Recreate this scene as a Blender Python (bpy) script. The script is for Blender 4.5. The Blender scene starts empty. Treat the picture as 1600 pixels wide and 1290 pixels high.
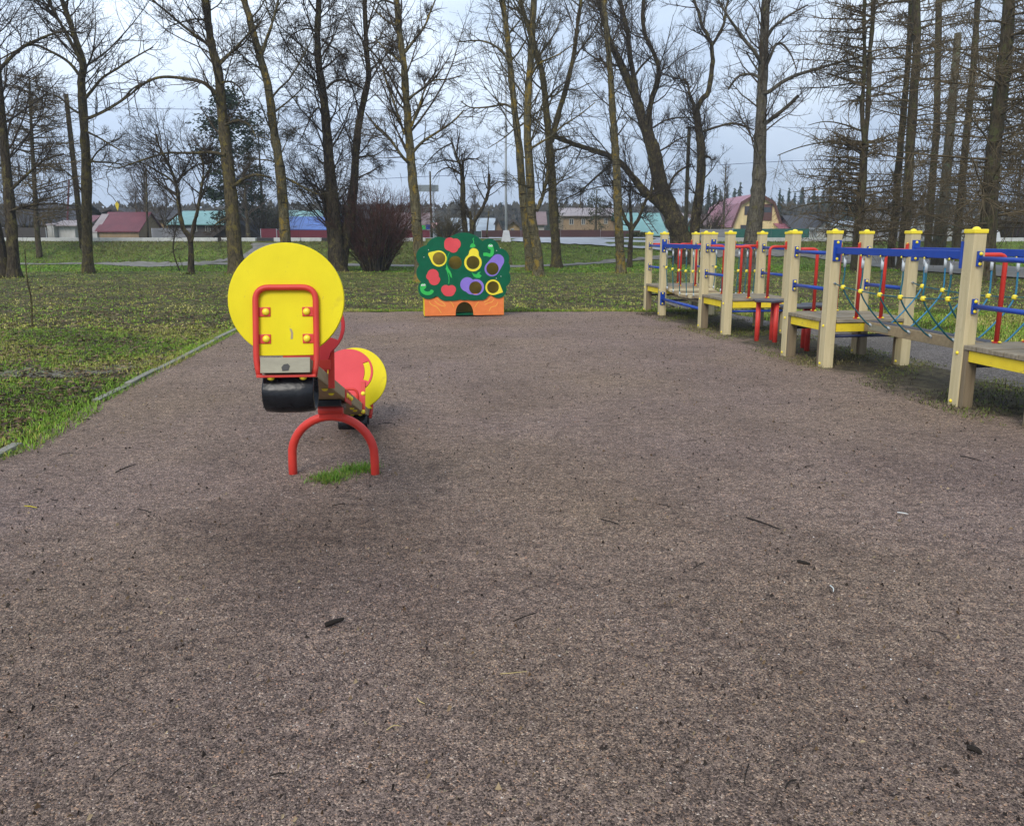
import bpy, bmesh, math, random
import numpy as np
from mathutils import Vector, Matrix
R=random.Random(7)
C=bpy.context.scene.collection
F=1230.0; HOR=368.0; CAMH=1.5
PIT=math.atan((600-HOR)/F); CP,SP=math.cos(PIT),math.sin(PIT)
# ---------------------------------------------------------------- photo pixel -> place in the world
def PY(px,py,Y):
    k=(600-py)/F; z=Y/(CP+k*SP); return Vector(((px-800)/F*z,Y,CAMH+z*(k*CP-SP)))
def G(px,py,Z=0.0):
    k=(600-py)/F; z=(Z-CAMH)/(k*CP-SP); return Vector(((px-800)/F*z,z*(CP+k*SP),Z))
def hgt(x,y):
    t=(y-41.2)/5.4; t=max(0.0,min(1.0,t)); t=t*t*(3-2*t)
    b=1.15*t
    if y>46.6: b+=.17*min(1.0,(y-46.6)/.6)
    far=0.0 if y<400 else min(1.0,(y-400)/600.0)
    w=0.05*math.sin(x*.21+1.3)*math.sin(y*.17) if y>18 else 0.0
    if y>46: w=0
    return b+w*min(1,max(0,(y-18)/8.0))
def GT(px,py):
    k=(600-py)/F; dz=k*CP-SP; dy=CP+k*SP; dx=(px-800)/F
    z=2.0; s=.4
    while z<140:
        p=(dx*z,dy*z,CAMH+dz*z)
        if p[2]<=hgt(p[0],p[1]):
            lo,hi=z-s,z
            for _ in range(18):
                m=(lo+hi)/2
                if CAMH+dz*m<=hgt(dx*m,dy*m): hi=m
                else: lo=m
            return Vector((dx*hi,dy*hi,hgt(dx*hi,dy*hi)))
        z+=s
    return Vector((dx*z,dy*z,1.32))
# ---------------------------------------------------------------- materials
def nodes(name):
    m=bpy.data.materials.new(name); m.use_nodes=True; nt=m.node_tree
    return m,nt,nt.nodes['Principled BSDF']
def ramp(nt,fac,stops):
    r=nt.nodes.new('ShaderNodeValToRGB'); e=r.color_ramp.elements
    while len(e)<len(stops): e.new(.5)
    for i,(p,c) in enumerate(stops):
        e[i].position=p; e[i].color=(c[0],c[1],c[2],1)
    nt.links.new(fac,r.inputs[0]); return r.outputs[0]
def noise(nt,vec,scale,detail=4,rough=.55,dist=0):
    n=nt.nodes.new('ShaderNodeTexNoise'); n.inputs['Scale'].default_value=scale
    n.inputs['Detail'].default_value=detail; n.inputs['Roughness'].default_value=rough; n.inputs['Distortion'].default_value=dist
    if vec: nt.links.new(vec,n.inputs['Vector'])
    return n.outputs['Fac']
def coords(nt,scale=(1,1,1),kind='Object'):
    t=nt.nodes.new('ShaderNodeTexCoord'); m=nt.nodes.new('ShaderNodeMapping')
    m.inputs['Scale'].default_value=scale; nt.links.new(t.outputs[kind],m.inputs['Vector']); return m.outputs[0]
def geopos(nt,scale=(1,1,1)):
    t=nt.nodes.new('ShaderNodeNewGeometry'); m=nt.nodes.new('ShaderNodeMapping')
    m.inputs['Scale'].default_value=scale; nt.links.new(t.outputs['Position'],m.inputs['Vector']); return m.outputs[0]
def bump(nt,fac,strength,dist,bs,prev=None):
    b=nt.nodes.new('ShaderNodeBump'); b.inputs['Strength'].default_value=strength; b.inputs['Distance'].default_value=dist
    nt.links.new(fac,b.inputs['Height'])
    if prev: nt.links.new(prev,b.inputs['Normal'])
    nt.links.new(b.outputs[0],bs.inputs['Normal']); return b.outputs[0]
def mix(nt,fac,a,b,mode='MIX'):
    m=nt.nodes.new('ShaderNodeMix'); m.data_type='RGBA'; m.blend_type=mode
    for s,v in ((m.inputs[0],fac),(m.inputs[6],a),(m.inputs[7],b)):
        if isinstance(v,(int,float)): s.default_value=v
        elif isinstance(v,tuple): s.default_value=(v[0],v[1],v[2],1)
        else: nt.links.new(v,s)
    return m.outputs[2]
def mat(name,stops,scale=5,rough=.6,bmp=.2,bd=.01,stretch=(1,1,1),bscale=None,detail=5,spec=None,metal=0,coat=0,grime=None,wear=None):
    m,nt,bs=nodes(name); v=coords(nt,stretch)
    if not isinstance(stops[0][0],(int,float)) or len(stops[0])!=2: stops=[(.3,stops[0]),(.7,stops[1])]
    c=ramp(nt,noise(nt,v,scale,detail,.6),stops)
    if grime:
        g=ramp(nt,noise(nt,coords(nt,(1,1,1)),grime[1],6,.7,.5),[(grime[2],(0,0,0)),(min(1,grime[2]+.16),(1,1,1))])
        c=mix(nt,g,c,grime[0])
    nt.links.new(c,bs.inputs['Base Color'])
    bs.inputs['Roughness'].default_value=rough; bs.inputs['Metallic'].default_value=metal
    if wear:
        f=ramp(nt,noise(nt,coords(nt,(1,1,.45)),wear[1],3,.85,1.5),[(wear[2],(0,0,0)),(wear[2]+.03,(1,1,1))]); c=mix(nt,f,c,wear[0]); nt.links.new(c,bs.inputs['Base Color'])
    if spec is not None: bs.inputs['Specular IOR Level'].default_value=spec
    if coat: bs.inputs['Coat Weight'].default_value=coat
    if bmp: bump(nt,noise(nt,v,bscale or scale*4,4),bmp,bd,bs)
    return m
Y_PAINT=mat('yellow_paint',[(.64,.53,.003),(.72,.60,.006)],6,.5,.08,.002,bscale=60,grime=((.56,.44,.02),7,.62),spec=.2,wear=((.30,.24,.10),34,.69))
Y_CAP=mat('yellow_plastic',[(.78,.60,.02),(.86,.70,.04)],8,.35,.05,.002)
Y_DIRTY=mat('yellow_board_paint',[(.70,.50,.015),(.80,.62,.03)],4,.5,.3,.003,grime=((.30,.24,.08),14,.58))
R_PAINT=mat('red_paint',[(.50,.034,.026),(.60,.050,.034)],7,.4,.08,.002,bscale=80,grime=((.44,.10,.07),12,.62),spec=.3,wear=((.14,.06,.045),40,.69))
R_PANEL=mat('red_panel_paint',[(.56,.032,.042),(.64,.048,.058)],5,.45,.06,.002,grime=((.36,.08,.07),11,.70),spec=.3)
B_PAINT=mat('blue_paint',[(.008,.042,.27),(.012,.06,.36)],6,.35,.08,.002,bscale=60,grime=((.05,.09,.25),9,.66))
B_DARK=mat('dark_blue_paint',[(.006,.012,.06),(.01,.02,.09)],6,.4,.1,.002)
GR_PAINT=mat('green_paint',[(.000,.085,.038),(.002,.112,.052)],5,.5,.05,.002,grime=((.01,.10,.05),9,.68),spec=.2)
GR_LIGHT=mat('light_green_paint',[(.02,.40,.06),(.03,.5,.09)],8,.45,.05,.002)
OR_PAINT=mat('orange_paint',[(.70,.17,.035),(.80,.22,.055)],6,.45,.08,.002,grime=((.45,.16,.08),7,.66))
OR_LINE=mat('ochre_line_paint',[(.78,.42,.06),(.85,.5,.09)],6,.45,.0)
PURPLE=mat('purple_paint',[(.20,.14,.52),(.26,.18,.60)],5,.42,.05,.002)
OLIVE=mat('olive_brown_board',[(.22,.15,.018),(.34,.24,.03)],5,.6,.2,.003)
WHITE=mat('white_paint',[(.7,.7,.7),(.8,.8,.8)],8,.5,.05,.002)
BLACKP=mat('black_dot_paint',[(.01,.01,.01),(.02,.02,.02)],8,.5,0)
CREAM=mat('cream_timber_paint',[(.46,.38,.205),(.58,.49,.29)],3,.55,.25,.003,stretch=(9,9,.7),bscale=14,grime=((.36,.30,.17),5,.56),wear=((.17,.13,.075),9,.70))
BROWNTIMBER=mat('weathered_timber',[(.12,.09,.05),(.23,.175,.105)],3,.75,.5,.004,stretch=(14,14,.8),bscale=12)
DECK=mat('weathered_deck',[(.14,.115,.075),(.32,.27,.19)],3,.7,.5,.004,stretch=(14,1.0,4),bscale=10,grime=((.38,.36,.31),6,.6))
BEAMEND=mat('grey_beam_paint',[(.23,.215,.155),(.31,.29,.21)],4,.6,.3,.003,stretch=(3,1,8),grime=((.12,.12,.10),18,.74))
BEAMBR=mat('brown_beam_paint',[(.24,.175,.095),(.36,.275,.155)],4,.65,.3,.003,stretch=(6,.8,6))
RUBBER=mat('black_rubber',[(.006,.007,.009),(.014,.015,.018)],20,.26,.5,.006,bscale=22,spec=.3)
DKTOP=mat('dark_stool_board',[(.035,.035,.045),(.07,.07,.085)],8,.45,.2,.003)
ROPE=mat('teal_rope',[(.004,.075,.10),(.012,.135,.17)],60,.6,.5,.003,bscale=150)
ROPEL=mat('blue_rope',[(.015,.13,.24),(.03,.22,.36)],60,.6,.4,.003,bscale=150)
SLEEVE=mat('grey_rope_sleeve',[(.36,.40,.42),(.52,.56,.58)],20,.45,.1)
STEEL=mat('galvanised_steel',[(.32,.34,.36),(.5,.52,.54)],20,.35,.1,metal=.6)
def bark(name,dark,mid,lich,amount,rough=.95,marks=None):
    m,nt,bs=nodes(name); v=geopos(nt,(1,1,.28)); v2=geopos(nt,(1,1,.75))
    c=ramp(nt,noise(nt,v,16,6,.7),[(.36,dark),(.62,mid)])
    f=ramp(nt,noise(nt,v2,4.2,6,.72,.4),[(amount,(0,0,0)),(amount+.1,(1,1,1))])
    c=mix(nt,f,c,lich)
    f2=ramp(nt,noise(nt,v2,11,5,.7),[(.60,(0,0,0)),(.68,(1,1,1))])
    c=mix(nt,f2,c,tuple(x*.45 for x in dark))
    if marks:
        f3=ramp(nt,noise(nt,geopos(nt,(.6,.6,4.5)),3.2,5,.7),[(.585,(0,0,0)),(.62,(1,1,1))])
        c=mix(nt,f3,c,marks)
    nt.links.new(c,bs.inputs['Base Color']); bs.inputs['Roughness'].default_value=rough
    bs.inputs['Specular IOR Level'].default_value=.15
    bump(nt,noise(nt,v,24,5,.75),1.0,.05,bs); return m
BK_ASP=bark('aspen_bark',(.034,.027,.015),(.108,.088,.050),(.150,.122,.034),.51)
BK_LICH=bark('lichen_bark',(.044,.037,.020),(.150,.132,.075),(.24,.165,.03),.52,marks=(.022,.018,.012))
BK_BIR=bark('grey_birch_bark',(.04,.035,.026),(.145,.13,.10),(.11,.10,.04),.55,marks=(.03,.025,.02))
BK_DARK=bark('dark_bark',(.018,.014,.009),(.078,.062,.040),(.125,.108,.040),.52)
BK_LAR=bark('larch_bark',(.028,.022,.013),(.098,.078,.048),(.085,.088,.034),.50)
BK_POLE=bark('pole_wood',(.05,.045,.03),(.13,.115,.08),(.10,.12,.07),.52)
def simple(name,c,rough=.9,spec=.15):
    m,nt,bs=nodes(name); v=geopos(nt)
    a=tuple(x*.7 for x in c); b=tuple(x*1.3 for x in c)
    nt.links.new(ramp(nt,noise(nt,v,3,4),[(.3,a),(.7,b)]),bs.inputs['Base Color'])
    bs.inputs['Roughness'].default_value=rough; bs.inputs['Specular IOR Level'].default_value=spec; return m
TW_BROWN=simple('twig_brown',(.062,.048,.032)); TW_DARK=simple('twig_dark',(.046,.036,.026))
TW_OLIVE=simple('twig_olive',(.06,.05,.026)); TW_RED=simple('twig_red_brown',(.090,.042,.032)); STICK=simple('dark_stick',(.022,.018,.015)); TW_LARCH=simple('twig_larch',(.105,.080,.044))
TW_FAR=simple('twig_far',(.075,.06,.048)); NEEDLE=simple('needles_dark',(.018,.034,.016)); NEEDLE2=simple('needles_olive',(.05,.055,.026))
HEDGE=simple('hedge_leaves',(.05,.055,.02))
# ---------------------------------------------------------------- object helpers
def tag(o,label=None,cat=None,group=None,kind=None):
    if label: o['label']=label
    if cat: o['category']=cat
    if group: o['group']=group
    if kind: o['kind']=kind
    return o
def empty(name,loc,label,cat,group=None,rz=0):
    o=bpy.data.objects.new(name,None); C.objects.link(o); o.location=loc; o.rotation_euler=(0,0,rz); o.empty_display_size=.2
    return tag(o,label,cat,group)
def link(name,me,mats,parent=None,smooth=False):
    for m in (mats if isinstance(mats,(list,tuple)) else [mats]): me.materials.append(m)
    if smooth: me.polygons.foreach_set('use_smooth',[True]*len(me.polygons))
    o=bpy.data.objects.new(name,me); C.objects.link(o)
    if parent: o.parent=parent
    return o
def inst(src,parent,loc=(0,0,0),rot=(0,0,0)):
    o=src.copy(); C.objects.link(o); o.parent=parent; o.location=loc; o.rotation_euler=rot; return o
class MB:
    def __init__(s): s.v=[]; s.f=[]
    def box(s,x0,x1,y0,y1,z0,z1,M=None):
        b=len(s.v)
        p=[(x0,y0,z0),(x1,y0,z0),(x1,y1,z0),(x0,y1,z0),(x0,y0,z1),(x1,y0,z1),(x1,y1,z1),(x0,y1,z1)]
        s.v+= [tuple(M@Vector(q)) for q in p] if M else p
        s.f+=[(b,b+3,b+2,b+1),(b+4,b+5,b+6,b+7),(b,b+1,b+5,b+4),(b+1,b+2,b+6,b+5),(b+2,b+3,b+7,b+6),(b+3,b,b+4,b+7)]
        return s
    def tube(s,pts,r,k=10,cap=True,flare=None):
        pts=[Vector(p) for p in pts]; n=len(pts); rr=r if isinstance(r,(list,tuple)) else [r]*n
        b=len(s.v); prev=None
        for i,p in enumerate(pts):
            t=(pts[min(i+1,n-1)]-pts[max(i-1,0)]).normalized()
            if prev is None:
                a=Vector((0,0,1)) if abs(t.z)<.9 else Vector((1,0,0)); u=t.cross(a).normalized()
            else: u=(prev-t*prev.dot(t)).normalized()
            prev=u; w=t.cross(u)
            for j in range(k):
                an=2*math.pi*j/k; s.v.append(tuple(p+(u*math.cos(an)+w*math.sin(an))*rr[i]))
        for i in range(n-1):
            for j in range(k):
                s.f.append((b+i*k+j,b+i*k+(j+1)%k,b+(i+1)*k+(j+1)%k,b+(i+1)*k+j))
        if cap: s.f.append(tuple(b+j for j in range(k))[::-1]); s.f.append(tuple(b+(n-1)*k+j for j in range(k)))
        return s
    def dome(s,c,n,r,k=10,flat=.6):
        n=Vector(n).normalized(); c=Vector(c); pts=[];rr=[]
        for i in range(5):
            a=i/4*math.pi/2*.97; pts.append(c+n*(math.sin(a)*r*flat)); rr.append(max(.0006,math.cos(a)*r))
        return s.tube(pts,rr,k)
    def prism(s,poly,y0,y1,M=None):   # poly in x,z ; extruded in y
        b=len(s.v); n=len(poly)
        for y in (y0,y1):
            for q in poly:
                p=Vector((q[0],y,q[1])); s.v.append(tuple(M@p if M else p))
        s.f.append(tuple(b+i for i in range(n))); s.f.append(tuple(b+n+i for i in range(n))[::-1])
        for i in range(n): s.f.append((b+i,b+n+i,b+n+(i+1)%n,b+(i+1)%n))
        return s
    def mesh(s,name,bevel=0,seg=2,org=None):
        me=bpy.data.meshes.new(name)
        v=s.v if org is None else [(a[0]-org[0],a[1]-org[1],a[2]-org[2]) for a in s.v]
        me.from_pydata(v,[],s.f)
        bm=bmesh.new(); bm.from_mesh(me); bmesh.ops.recalc_face_normals(bm,faces=bm.faces)
        if bevel: bmesh.ops.bevel(bm,geom=bm.edges[:],offset=bevel,segments=seg,affect='EDGES',profile=.6,clamp_overlap=True)
        bm.to_mesh(me); bm.free(); return me
    def build(s,name,m,parent=None,bevel=0,smooth=False,org=None):
        o=link(name,s.mesh(name,bevel,org=org),m,parent)
        if smooth:
            o.data.polygons.foreach_set('use_smooth',[len(p.vertices)<=4 for p in o.data.polygons])
        return o
def bend(pts,r=.05,n=6):       # round the corners of a polyline
    pts=[Vector(p) for p in pts]; out=[pts[0]]
    for i in range(1,len(pts)-1):
        a,b,c=pts[i-1],pts[i],pts[i+1]; d1=(a-b); d2=(c-b); rr=min(r,d1.length*.49,d2.length*.49)
        p=b+d1.normalized()*rr; q=b+d2.normalized()*rr
        for j in range(n+1):
            t=j/n; out.append(p*(1-t)**2+b*2*t*(1-t)+q*t*t)
    out.append(pts[-1]); return out
# batched tubes for branches: polylines = list of (pts ndarray n x 3, radii ndarray n)
def tubes_np(polys,k,org):
    V=[];Fc=[];base=0
    groups={}
    for p,r in polys: groups.setdefault(len(p),[]).append((p,r))
    for n,lst in groups.items():
        P=np.array([a for a,_ in lst]);Rr=np.array([b for _,b in lst]); N=len(lst)
        T=np.empty_like(P); T[:,1:-1]=P[:,2:]-P[:,:-2]; T[:,0]=P[:,1]-P[:,0]; T[:,-1]=P[:,-1]-P[:,-2]
        T/= np.linalg.norm(T,axis=2,keepdims=True)+1e-9
        mean=(P[:,-1]-P[:,0]); mean/=np.linalg.norm(mean,axis=1,keepdims=True)+1e-9
        ref=np.where(np.abs(mean[:,2:3])>.8,np.array([[1.,0,0]]),np.array([[0,0,1.]]))
        U=np.cross(T,ref[:,None,:]); U/=np.linalg.norm(U,axis=2,keepdims=True)+1e-9
        W=np.cross(T,U)
        an=np.arange(k)*2*np.pi/k
        ring=P[:,:,None,:]+(U[:,:,None,:]*np.cos(an)[None,None,:,None]+W[:,:,None,:]*np.sin(an)[None,None,:,None])*Rr[:,:,None,None]
        V.append(ring.reshape(-1,3))
        i,j,q=np.meshgrid(np.arange(N),np.arange(n-1),np.arange(k),indexing='ij')
        a=base+i*n*k+j*k+q; b=base+i*n*k+j*k+(q+1)%k
        Fc.append(np.stack([a,b,b+k,a+k],-1).reshape(-1,4)); base+=N*n*k
    V=np.concatenate(V)-np.array(org)[None,:]; Fc=np.concatenate(Fc); return V,Fc
def mesh_np(name,V,Fc,matidx=None,smooth=True):
    me=bpy.data.meshes.new(name); n=Fc.shape[1]
    me.vertices.add(len(V)); me.vertices.foreach_set('co',V.astype(np.float32).ravel())
    me.loops.add(Fc.size); me.loops.foreach_set('vertex_index',Fc.astype(np.int32).ravel())
    me.polygons.add(len(Fc)); me.polygons.foreach_set('loop_start',np.arange(0,Fc.size,n,dtype=np.int32))
    me.polygons.foreach_set('use_smooth',np.full(len(Fc),smooth))
    if matidx is not None: me.polygons.foreach_set('material_index',matidx.astype(np.int32))
    me.update(calc_edges=True); return me
# ---------------------------------------------------------------- trees
def rnd_perp(d):
    while True:
        v=Vector((R.gauss(0,1),R.gauss(0,1),R.gauss(0,1))); u=v-d*v.dot(d)
        if u.length>.1: return u.normalized()
ST={ # per level: children count, length factor, angle, tropism(z), wander
 'aspen':dict(n=(7,6,0),lf=(.5,.42),ang=(38,62),trop=(.10,.05,.02),wan=(.16,.22,.30)),
 'birch':dict(n=(8,8,0),lf=(.5,.62),ang=(30,60),trop=(.10,-.05,-.16),wan=(.14,.18,.18)),
 'willow':dict(n=(7,7,0),lf=(.5,.5),ang=(28,58),trop=(.10,.10,.06),wan=(.20,.24,.26)),
 'larch':dict(n=(24,0,0),lf=(.34,.3),ang=(45,80),trop=(.0,-.05,-.06),wan=(.07,.16,.2)),
 'shrub':dict(n=(5,4,0),lf=(.45,.4),ang=(18,45),trop=(.08,.06,.03),wan=(.10,.16,.2)),
}
FEET=[]
RAD=(.035,.0155,.0085)
def grow(p,d,L,r,lev,st,out,scale=1.0):
    n=(6,5,4)[lev]; step=L/n; pts=[p.copy()]; rr=[r]; dirs=[d.copy()]
    for i in range(n):
        d=(d+rnd_perp(d)*R.uniform(0,st['wan'][lev])*1.6+Vector((0,0,st['trop'][lev]))).normalized()
        p=p+d*step; pts.append(p.copy()); dirs.append(d.copy()); rr.append(max(.004,r*(1-.75*(i+1)/n)))
    out.append((lev,np.array([tuple(q) for q in pts]),np.array(rr)))
    spawn(pts,dirs,L,lev,st,out,scale,rr)
def spawn(pts,dirs,L,lev,st,out,scale,rr,t0=.18):
    if lev>=2: return
    nc=st['n'][lev]; nc=int(round(nc*R.uniform(.75,1.25)*scale)) if nc else 0
    for c in range(nc):
        t=R.uniform(t0,1.0); f=t*(len(pts)-1); i=min(int(f),len(pts)-2); a=f-i
        q=pts[i].lerp(pts[i+1],a); d0=dirs[min(i+1,len(dirs)-1)]
        an=math.radians(R.uniform(*st['ang'])); pd=rnd_perp(d0)
        d=(d0*math.cos(an)+pd*math.sin(an)).normalized()
        l=max(.22,L*st['lf'][lev]*R.uniform(.6,1.25)*(1.1-.5*t))
        grow(q,d,l,min(rr[i]*.7,RAD[lev+1]*R.uniform(.8,1.2)),lev+1,st,out,scale)
def path3(pxs,Y,seed,drift=.5,base=None):
    rr=random.Random(seed); pts=[]; y=Y
    for i,(a,b) in enumerate(pxs):
        if i: y+=rr.uniform(-drift,drift)
        q=PY(a,b,y)
        if i==0 and base is not None: q=base.copy(); y=base.y
        pts.append(q)
    return pts
def smooth(pts,sub=4):
    out=[]
    n=len(pts)
    for i in range(n-1):
        p0,p1,p2,p3=pts[max(i-1,0)],pts[i],pts[i+1],pts[min(i+2,n-1)]
        for s in range(sub):
            t=s/sub; out.append(.5*((2*p1)+(p2-p0)*t+(2*p0-5*p1+4*p2-p3)*t*t+(3*p1-p0-3*p2+p3)*t*t*t))
    out.append(pts[-1]); return out
def tree(name,label,cat,bk,tw,style,base,stems,limbs=(),nl=22,llen=(1.6,3.4),low=.35,scale=1.0,up=(35,65),ext=4.0,group=None,seed=1,flare=1.4,azi=None,pw=1.25):
    R.seed(seed*131+5); st=ST[style]
    b=GT(*base); FEET.append((b.copy(),stems[0][1]/2*b.y*.983/F)); root=empty(name,b,label,cat,group)
    ppm=lambda Y:Y*.983/F
    trunk=[];out=[]
    if name!='bare_tree' or bk not in (BK_ASP,) or b.y<50: nl=int(nl*1.4); llen=(llen[0]*1.1,llen[1]*1.3)
    for si,(pxs,w0,w1) in enumerate(stems):
        pts=path3(pxs,b.y+(0 if si==0 else R.uniform(-.15,.15)),seed*17+si,.12,b if si==0 else None)
        if si==0: pts[0].z-=.12
        if pxs[-1][1]<=5 and ext:       # runs out of the top of the picture: go on growing
            d=(pts[-1]-pts[-2]).normalized(); d=(d+Vector((0,0,.6))).normalized()
            pts.append(pts[-1]+d*ext*.5+Vector((R.uniform(-.2,.2),0,0))); pts.append(pts[-1]+d*ext*.5+Vector((R.uniform(-.3,.3),0,0)))
            w1e=w1*.35
        else: w1e=w1
        sm=smooth(pts,5); n=len(sm); cut=int((len(pxs)-1)*5)
        rad=[]
        for i in range(n):
            if i<=cut: w=w1+(w0-w1)*(1-i/max(1,cut))**pw
            else: w=w1+(w1e-w1)*((i-cut)/max(1,n-1-cut))
            r=w/2*ppm(b.y)
            if si==0: r*=1+(flare-1)*max(0,1-(sm[i].z-b.z)/.55)**2 if sm[i].z-b.z<.55 else 1
            rad.append(max(.006,r*R.uniform(.93,1.07)))
        trunk.append((sm,rad))
        dirs=[(sm[min(i+1,n-1)]-sm[max(i-1,0)]).normalized() for i in range(n)]
        k=int(nl*(1 if si==0 else .6)*(len(pxs)/ (len(pxs))))
        for c in range(k):
            t=low+(1-low)*((c+R.random())/k); f=t*(n-1); i=min(int(f),n-2)
            q=sm[i].lerp(sm[i+1],f-i)
            an=math.radians(R.uniform(*up)); pd=rnd_perp(dirs[i])
            if style=='larch':
                a=R.uniform(0,6.283) if azi is None else R.choice(azi)+R.uniform(-.5,.5); d=Vector((math.cos(a),math.sin(a),R.uniform(-.05,.28))).normalized()
                L=R.uniform(*llen)*(1-.45*(t-low)/(1-low))
            else:
                d=(dirs[i]*math.cos(an)+pd*math.sin(an)).normalized(); L=R.uniform(*llen)*(1-.5*(t-low)/(1-low))
            grow(q,d,L,min(rad[i]*.5,RAD[0]*R.uniform(.6,1.3)),0,st,out,scale)
    lim=[]
    for li,(pxs,w0,w1) in enumerate(limbs):
        pts=path3(pxs,b.y+R.uniform(-.1,.1),seed*37+li,.28); sm=smooth(pts,4); n=len(sm)
        rad=[max(.006,(w0+(w1-w0)*i/(n-1))/2*ppm(b.y)) for i in range(n)]
        lim.append((sm,rad)); dirs=[(sm[min(i+1,n-1)]-sm[max(i-1,0)]).normalized() for i in range(n)]
        L=sum((sm[i+1]-sm[i]).length for i in range(n-1))
        k=int(5+L*3.0*scale)
        for c in range(k):
            t=R.uniform(.12,1); f=t*(n-1); i=min(int(f),n-2); q=sm[i].lerp(sm[i+1],f-i)
            an=math.radians(R.uniform(*st['ang'])); d=(dirs[i]*math.cos(an)+rnd_perp(dirs[i])*math.sin(an)).normalized()
            grow(q,d,R.uniform(.5,1.5)*min(1.3,max(.5,L*.4)),min(rad[i]*.55,.02),0 if R.random()<.45 else 1,st,out,scale)
    mb=MB()
    for sm,rad in trunk: mb.tube(sm,rad,12)
    # knots and burrs on the stems
    o=mb.build('trunk',bk,root,smooth=True,org=b)
    mods=o.modifiers.new('rough','DISPLACE'); tx=bpy.data.textures.get('barklumps')
    if not tx: tx=bpy.data.textures.new('barklumps','CLOUDS'); tx.noise_scale=.25; tx.noise_depth=2
    mods.texture=tx; mods.texture_coords='LOCAL'; mods.strength=.07; mods.mid_level=.5
    polys=[]
    V=[];Fs=[];mi=[];off=0
    if lim:
        L2=MB()
        for sm,rad in lim: L2.tube(sm,rad,8)
        lo=L2.build('limb',bk,root,smooth=True,org=b) if False else None
        V1=np.array(L2.v)-np.array(b)[None,:]; Fq=np.array([f for f in L2.f if len(f)==4])
        V.append(V1);Fs.append(Fq);mi.append(np.ones(len(Fq)));off+=len(V1)
    for lev,k in ((0,5),(1,4),(2,3)):
        pl=[(p,r) for l,p,r in out if l==lev]
        if pl:
            v,f=tubes_np(pl,k,b); V.append(v);Fs.append(f+off);off+=len(v);mi.append(np.zeros(len(f)))
    if V:
        me=mesh_np('crown',np.concatenate(V),np.concatenate(Fs),np.concatenate(mi)); link('crown',me,[tw,bk],root)
    return root
HAZE_D=.0007; EXPO=0.8
rs=np.random.RandomState(11)
U=Vector((.155,-.988,0)).normalized(); Vv=Vector((-U.y,U.x,0)); P1=Vector((2.70,15.75,0))
def fr(u,v,z=0): return P1+U*u+Vv*v+Vector((0,0,z))
# lawn and terrain: one sheet to the horizon
ys=list(np.arange(-12,18,1.0))+list(np.arange(18,40,.8))+list(np.arange(40,48,.3))+list(np.arange(48,70,2))+[75,85,100,130,170,250,400,700,1200,2000]
xs=[-2000,-900,-400,-200,-120,-80]+list(np.arange(-60,61,1.5))+[80,120,200,400,900,2000]
V=[(x,y,hgt(x,y)) for y in ys for x in xs]; nx=len(xs)
Fc=[(j*nx+i,j*nx+i+1,(j+1)*nx+i+1,(j+1)*nx+i) for j in range(len(ys)-1) for i in range(nx-1)]
m,nt,bs=nodes('lawn_soil'); v=geopos(nt)
sx=nt.nodes.new('ShaderNodeSeparateXYZ'); g0=nt.nodes.new('ShaderNodeNewGeometry'); nt.links.new(g0.outputs['Position'],sx.inputs[0])
olive=ramp(nt,noise(nt,geopos(nt,(1,.55,1)),6.0,8,.75,.6),[(.36,(.018,.015,.008)),(.46,(.055,.048,.020)),(.54,(.14,.125,.048)),(.64,(.10,.085,.035)),(.76,(.040,.030,.016))])
green=ramp(nt,noise(nt,geopos(nt,(1,.5,1)),3.0,8,.75,.5),[(.32,(.05,.05,.015)),(.5,(.105,.145,.025)),(.68,(.16,.20,.04))])
mr=nt.nodes.new('ShaderNodeMapRange'); nt.links.new(sx.outputs[1],mr.inputs[0])
for i,q in zip((1,2,3,4),(23,36,0,1)): mr.inputs[i].default_value=q
pn=noise(nt,v,.22,3); ad=nt.nodes.new('ShaderNodeMath'); ad.operation='MULTIPLY_ADD'; nt.links.new(pn,ad.inputs[0]); ad.inputs[1].default_value=1.1; ad.inputs[2].default_value=-.55
a2=nt.nodes.new('ShaderNodeMath'); a2.operation='ADD'; a2.use_clamp=True; nt.links.new(ad.outputs[0],a2.inputs[0]); nt.links.new(mr.outputs[0],a2.inputs[1])
c=mix(nt,a2.outputs[0],olive,green)
dk=ramp(nt,noise(nt,v,.9,5,.7),[(.55,(0,0,0)),(.72,(1,1,1))]); c=mix(nt,dk,c,(.055,.045,.022)); c=mix(nt,1.0,c,ramp(nt,noise(nt,geopos(nt,(1,.7,1)),2.6,6,.75,.8),[(.35,(.5,.47,.45)),(.5,(1,1,1)),(.66,(1.35,1.3,1.15))]),'MULTIPLY')
nt.links.new(c,bs.inputs['Base Color']); bs.inputs['Roughness'].default_value=.95; bs.inputs['Specular IOR Level'].default_value=.2
bump(nt,noise(nt,v,22,8,.8),1.0,.06,bs); LAWN=m
o=link('ground',(lambda me:(me.from_pydata(V,[],Fc),me)[1])(bpy.data.meshes.new('ground')),LAWN,smooth=True); tag(o,kind='structure')
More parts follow.
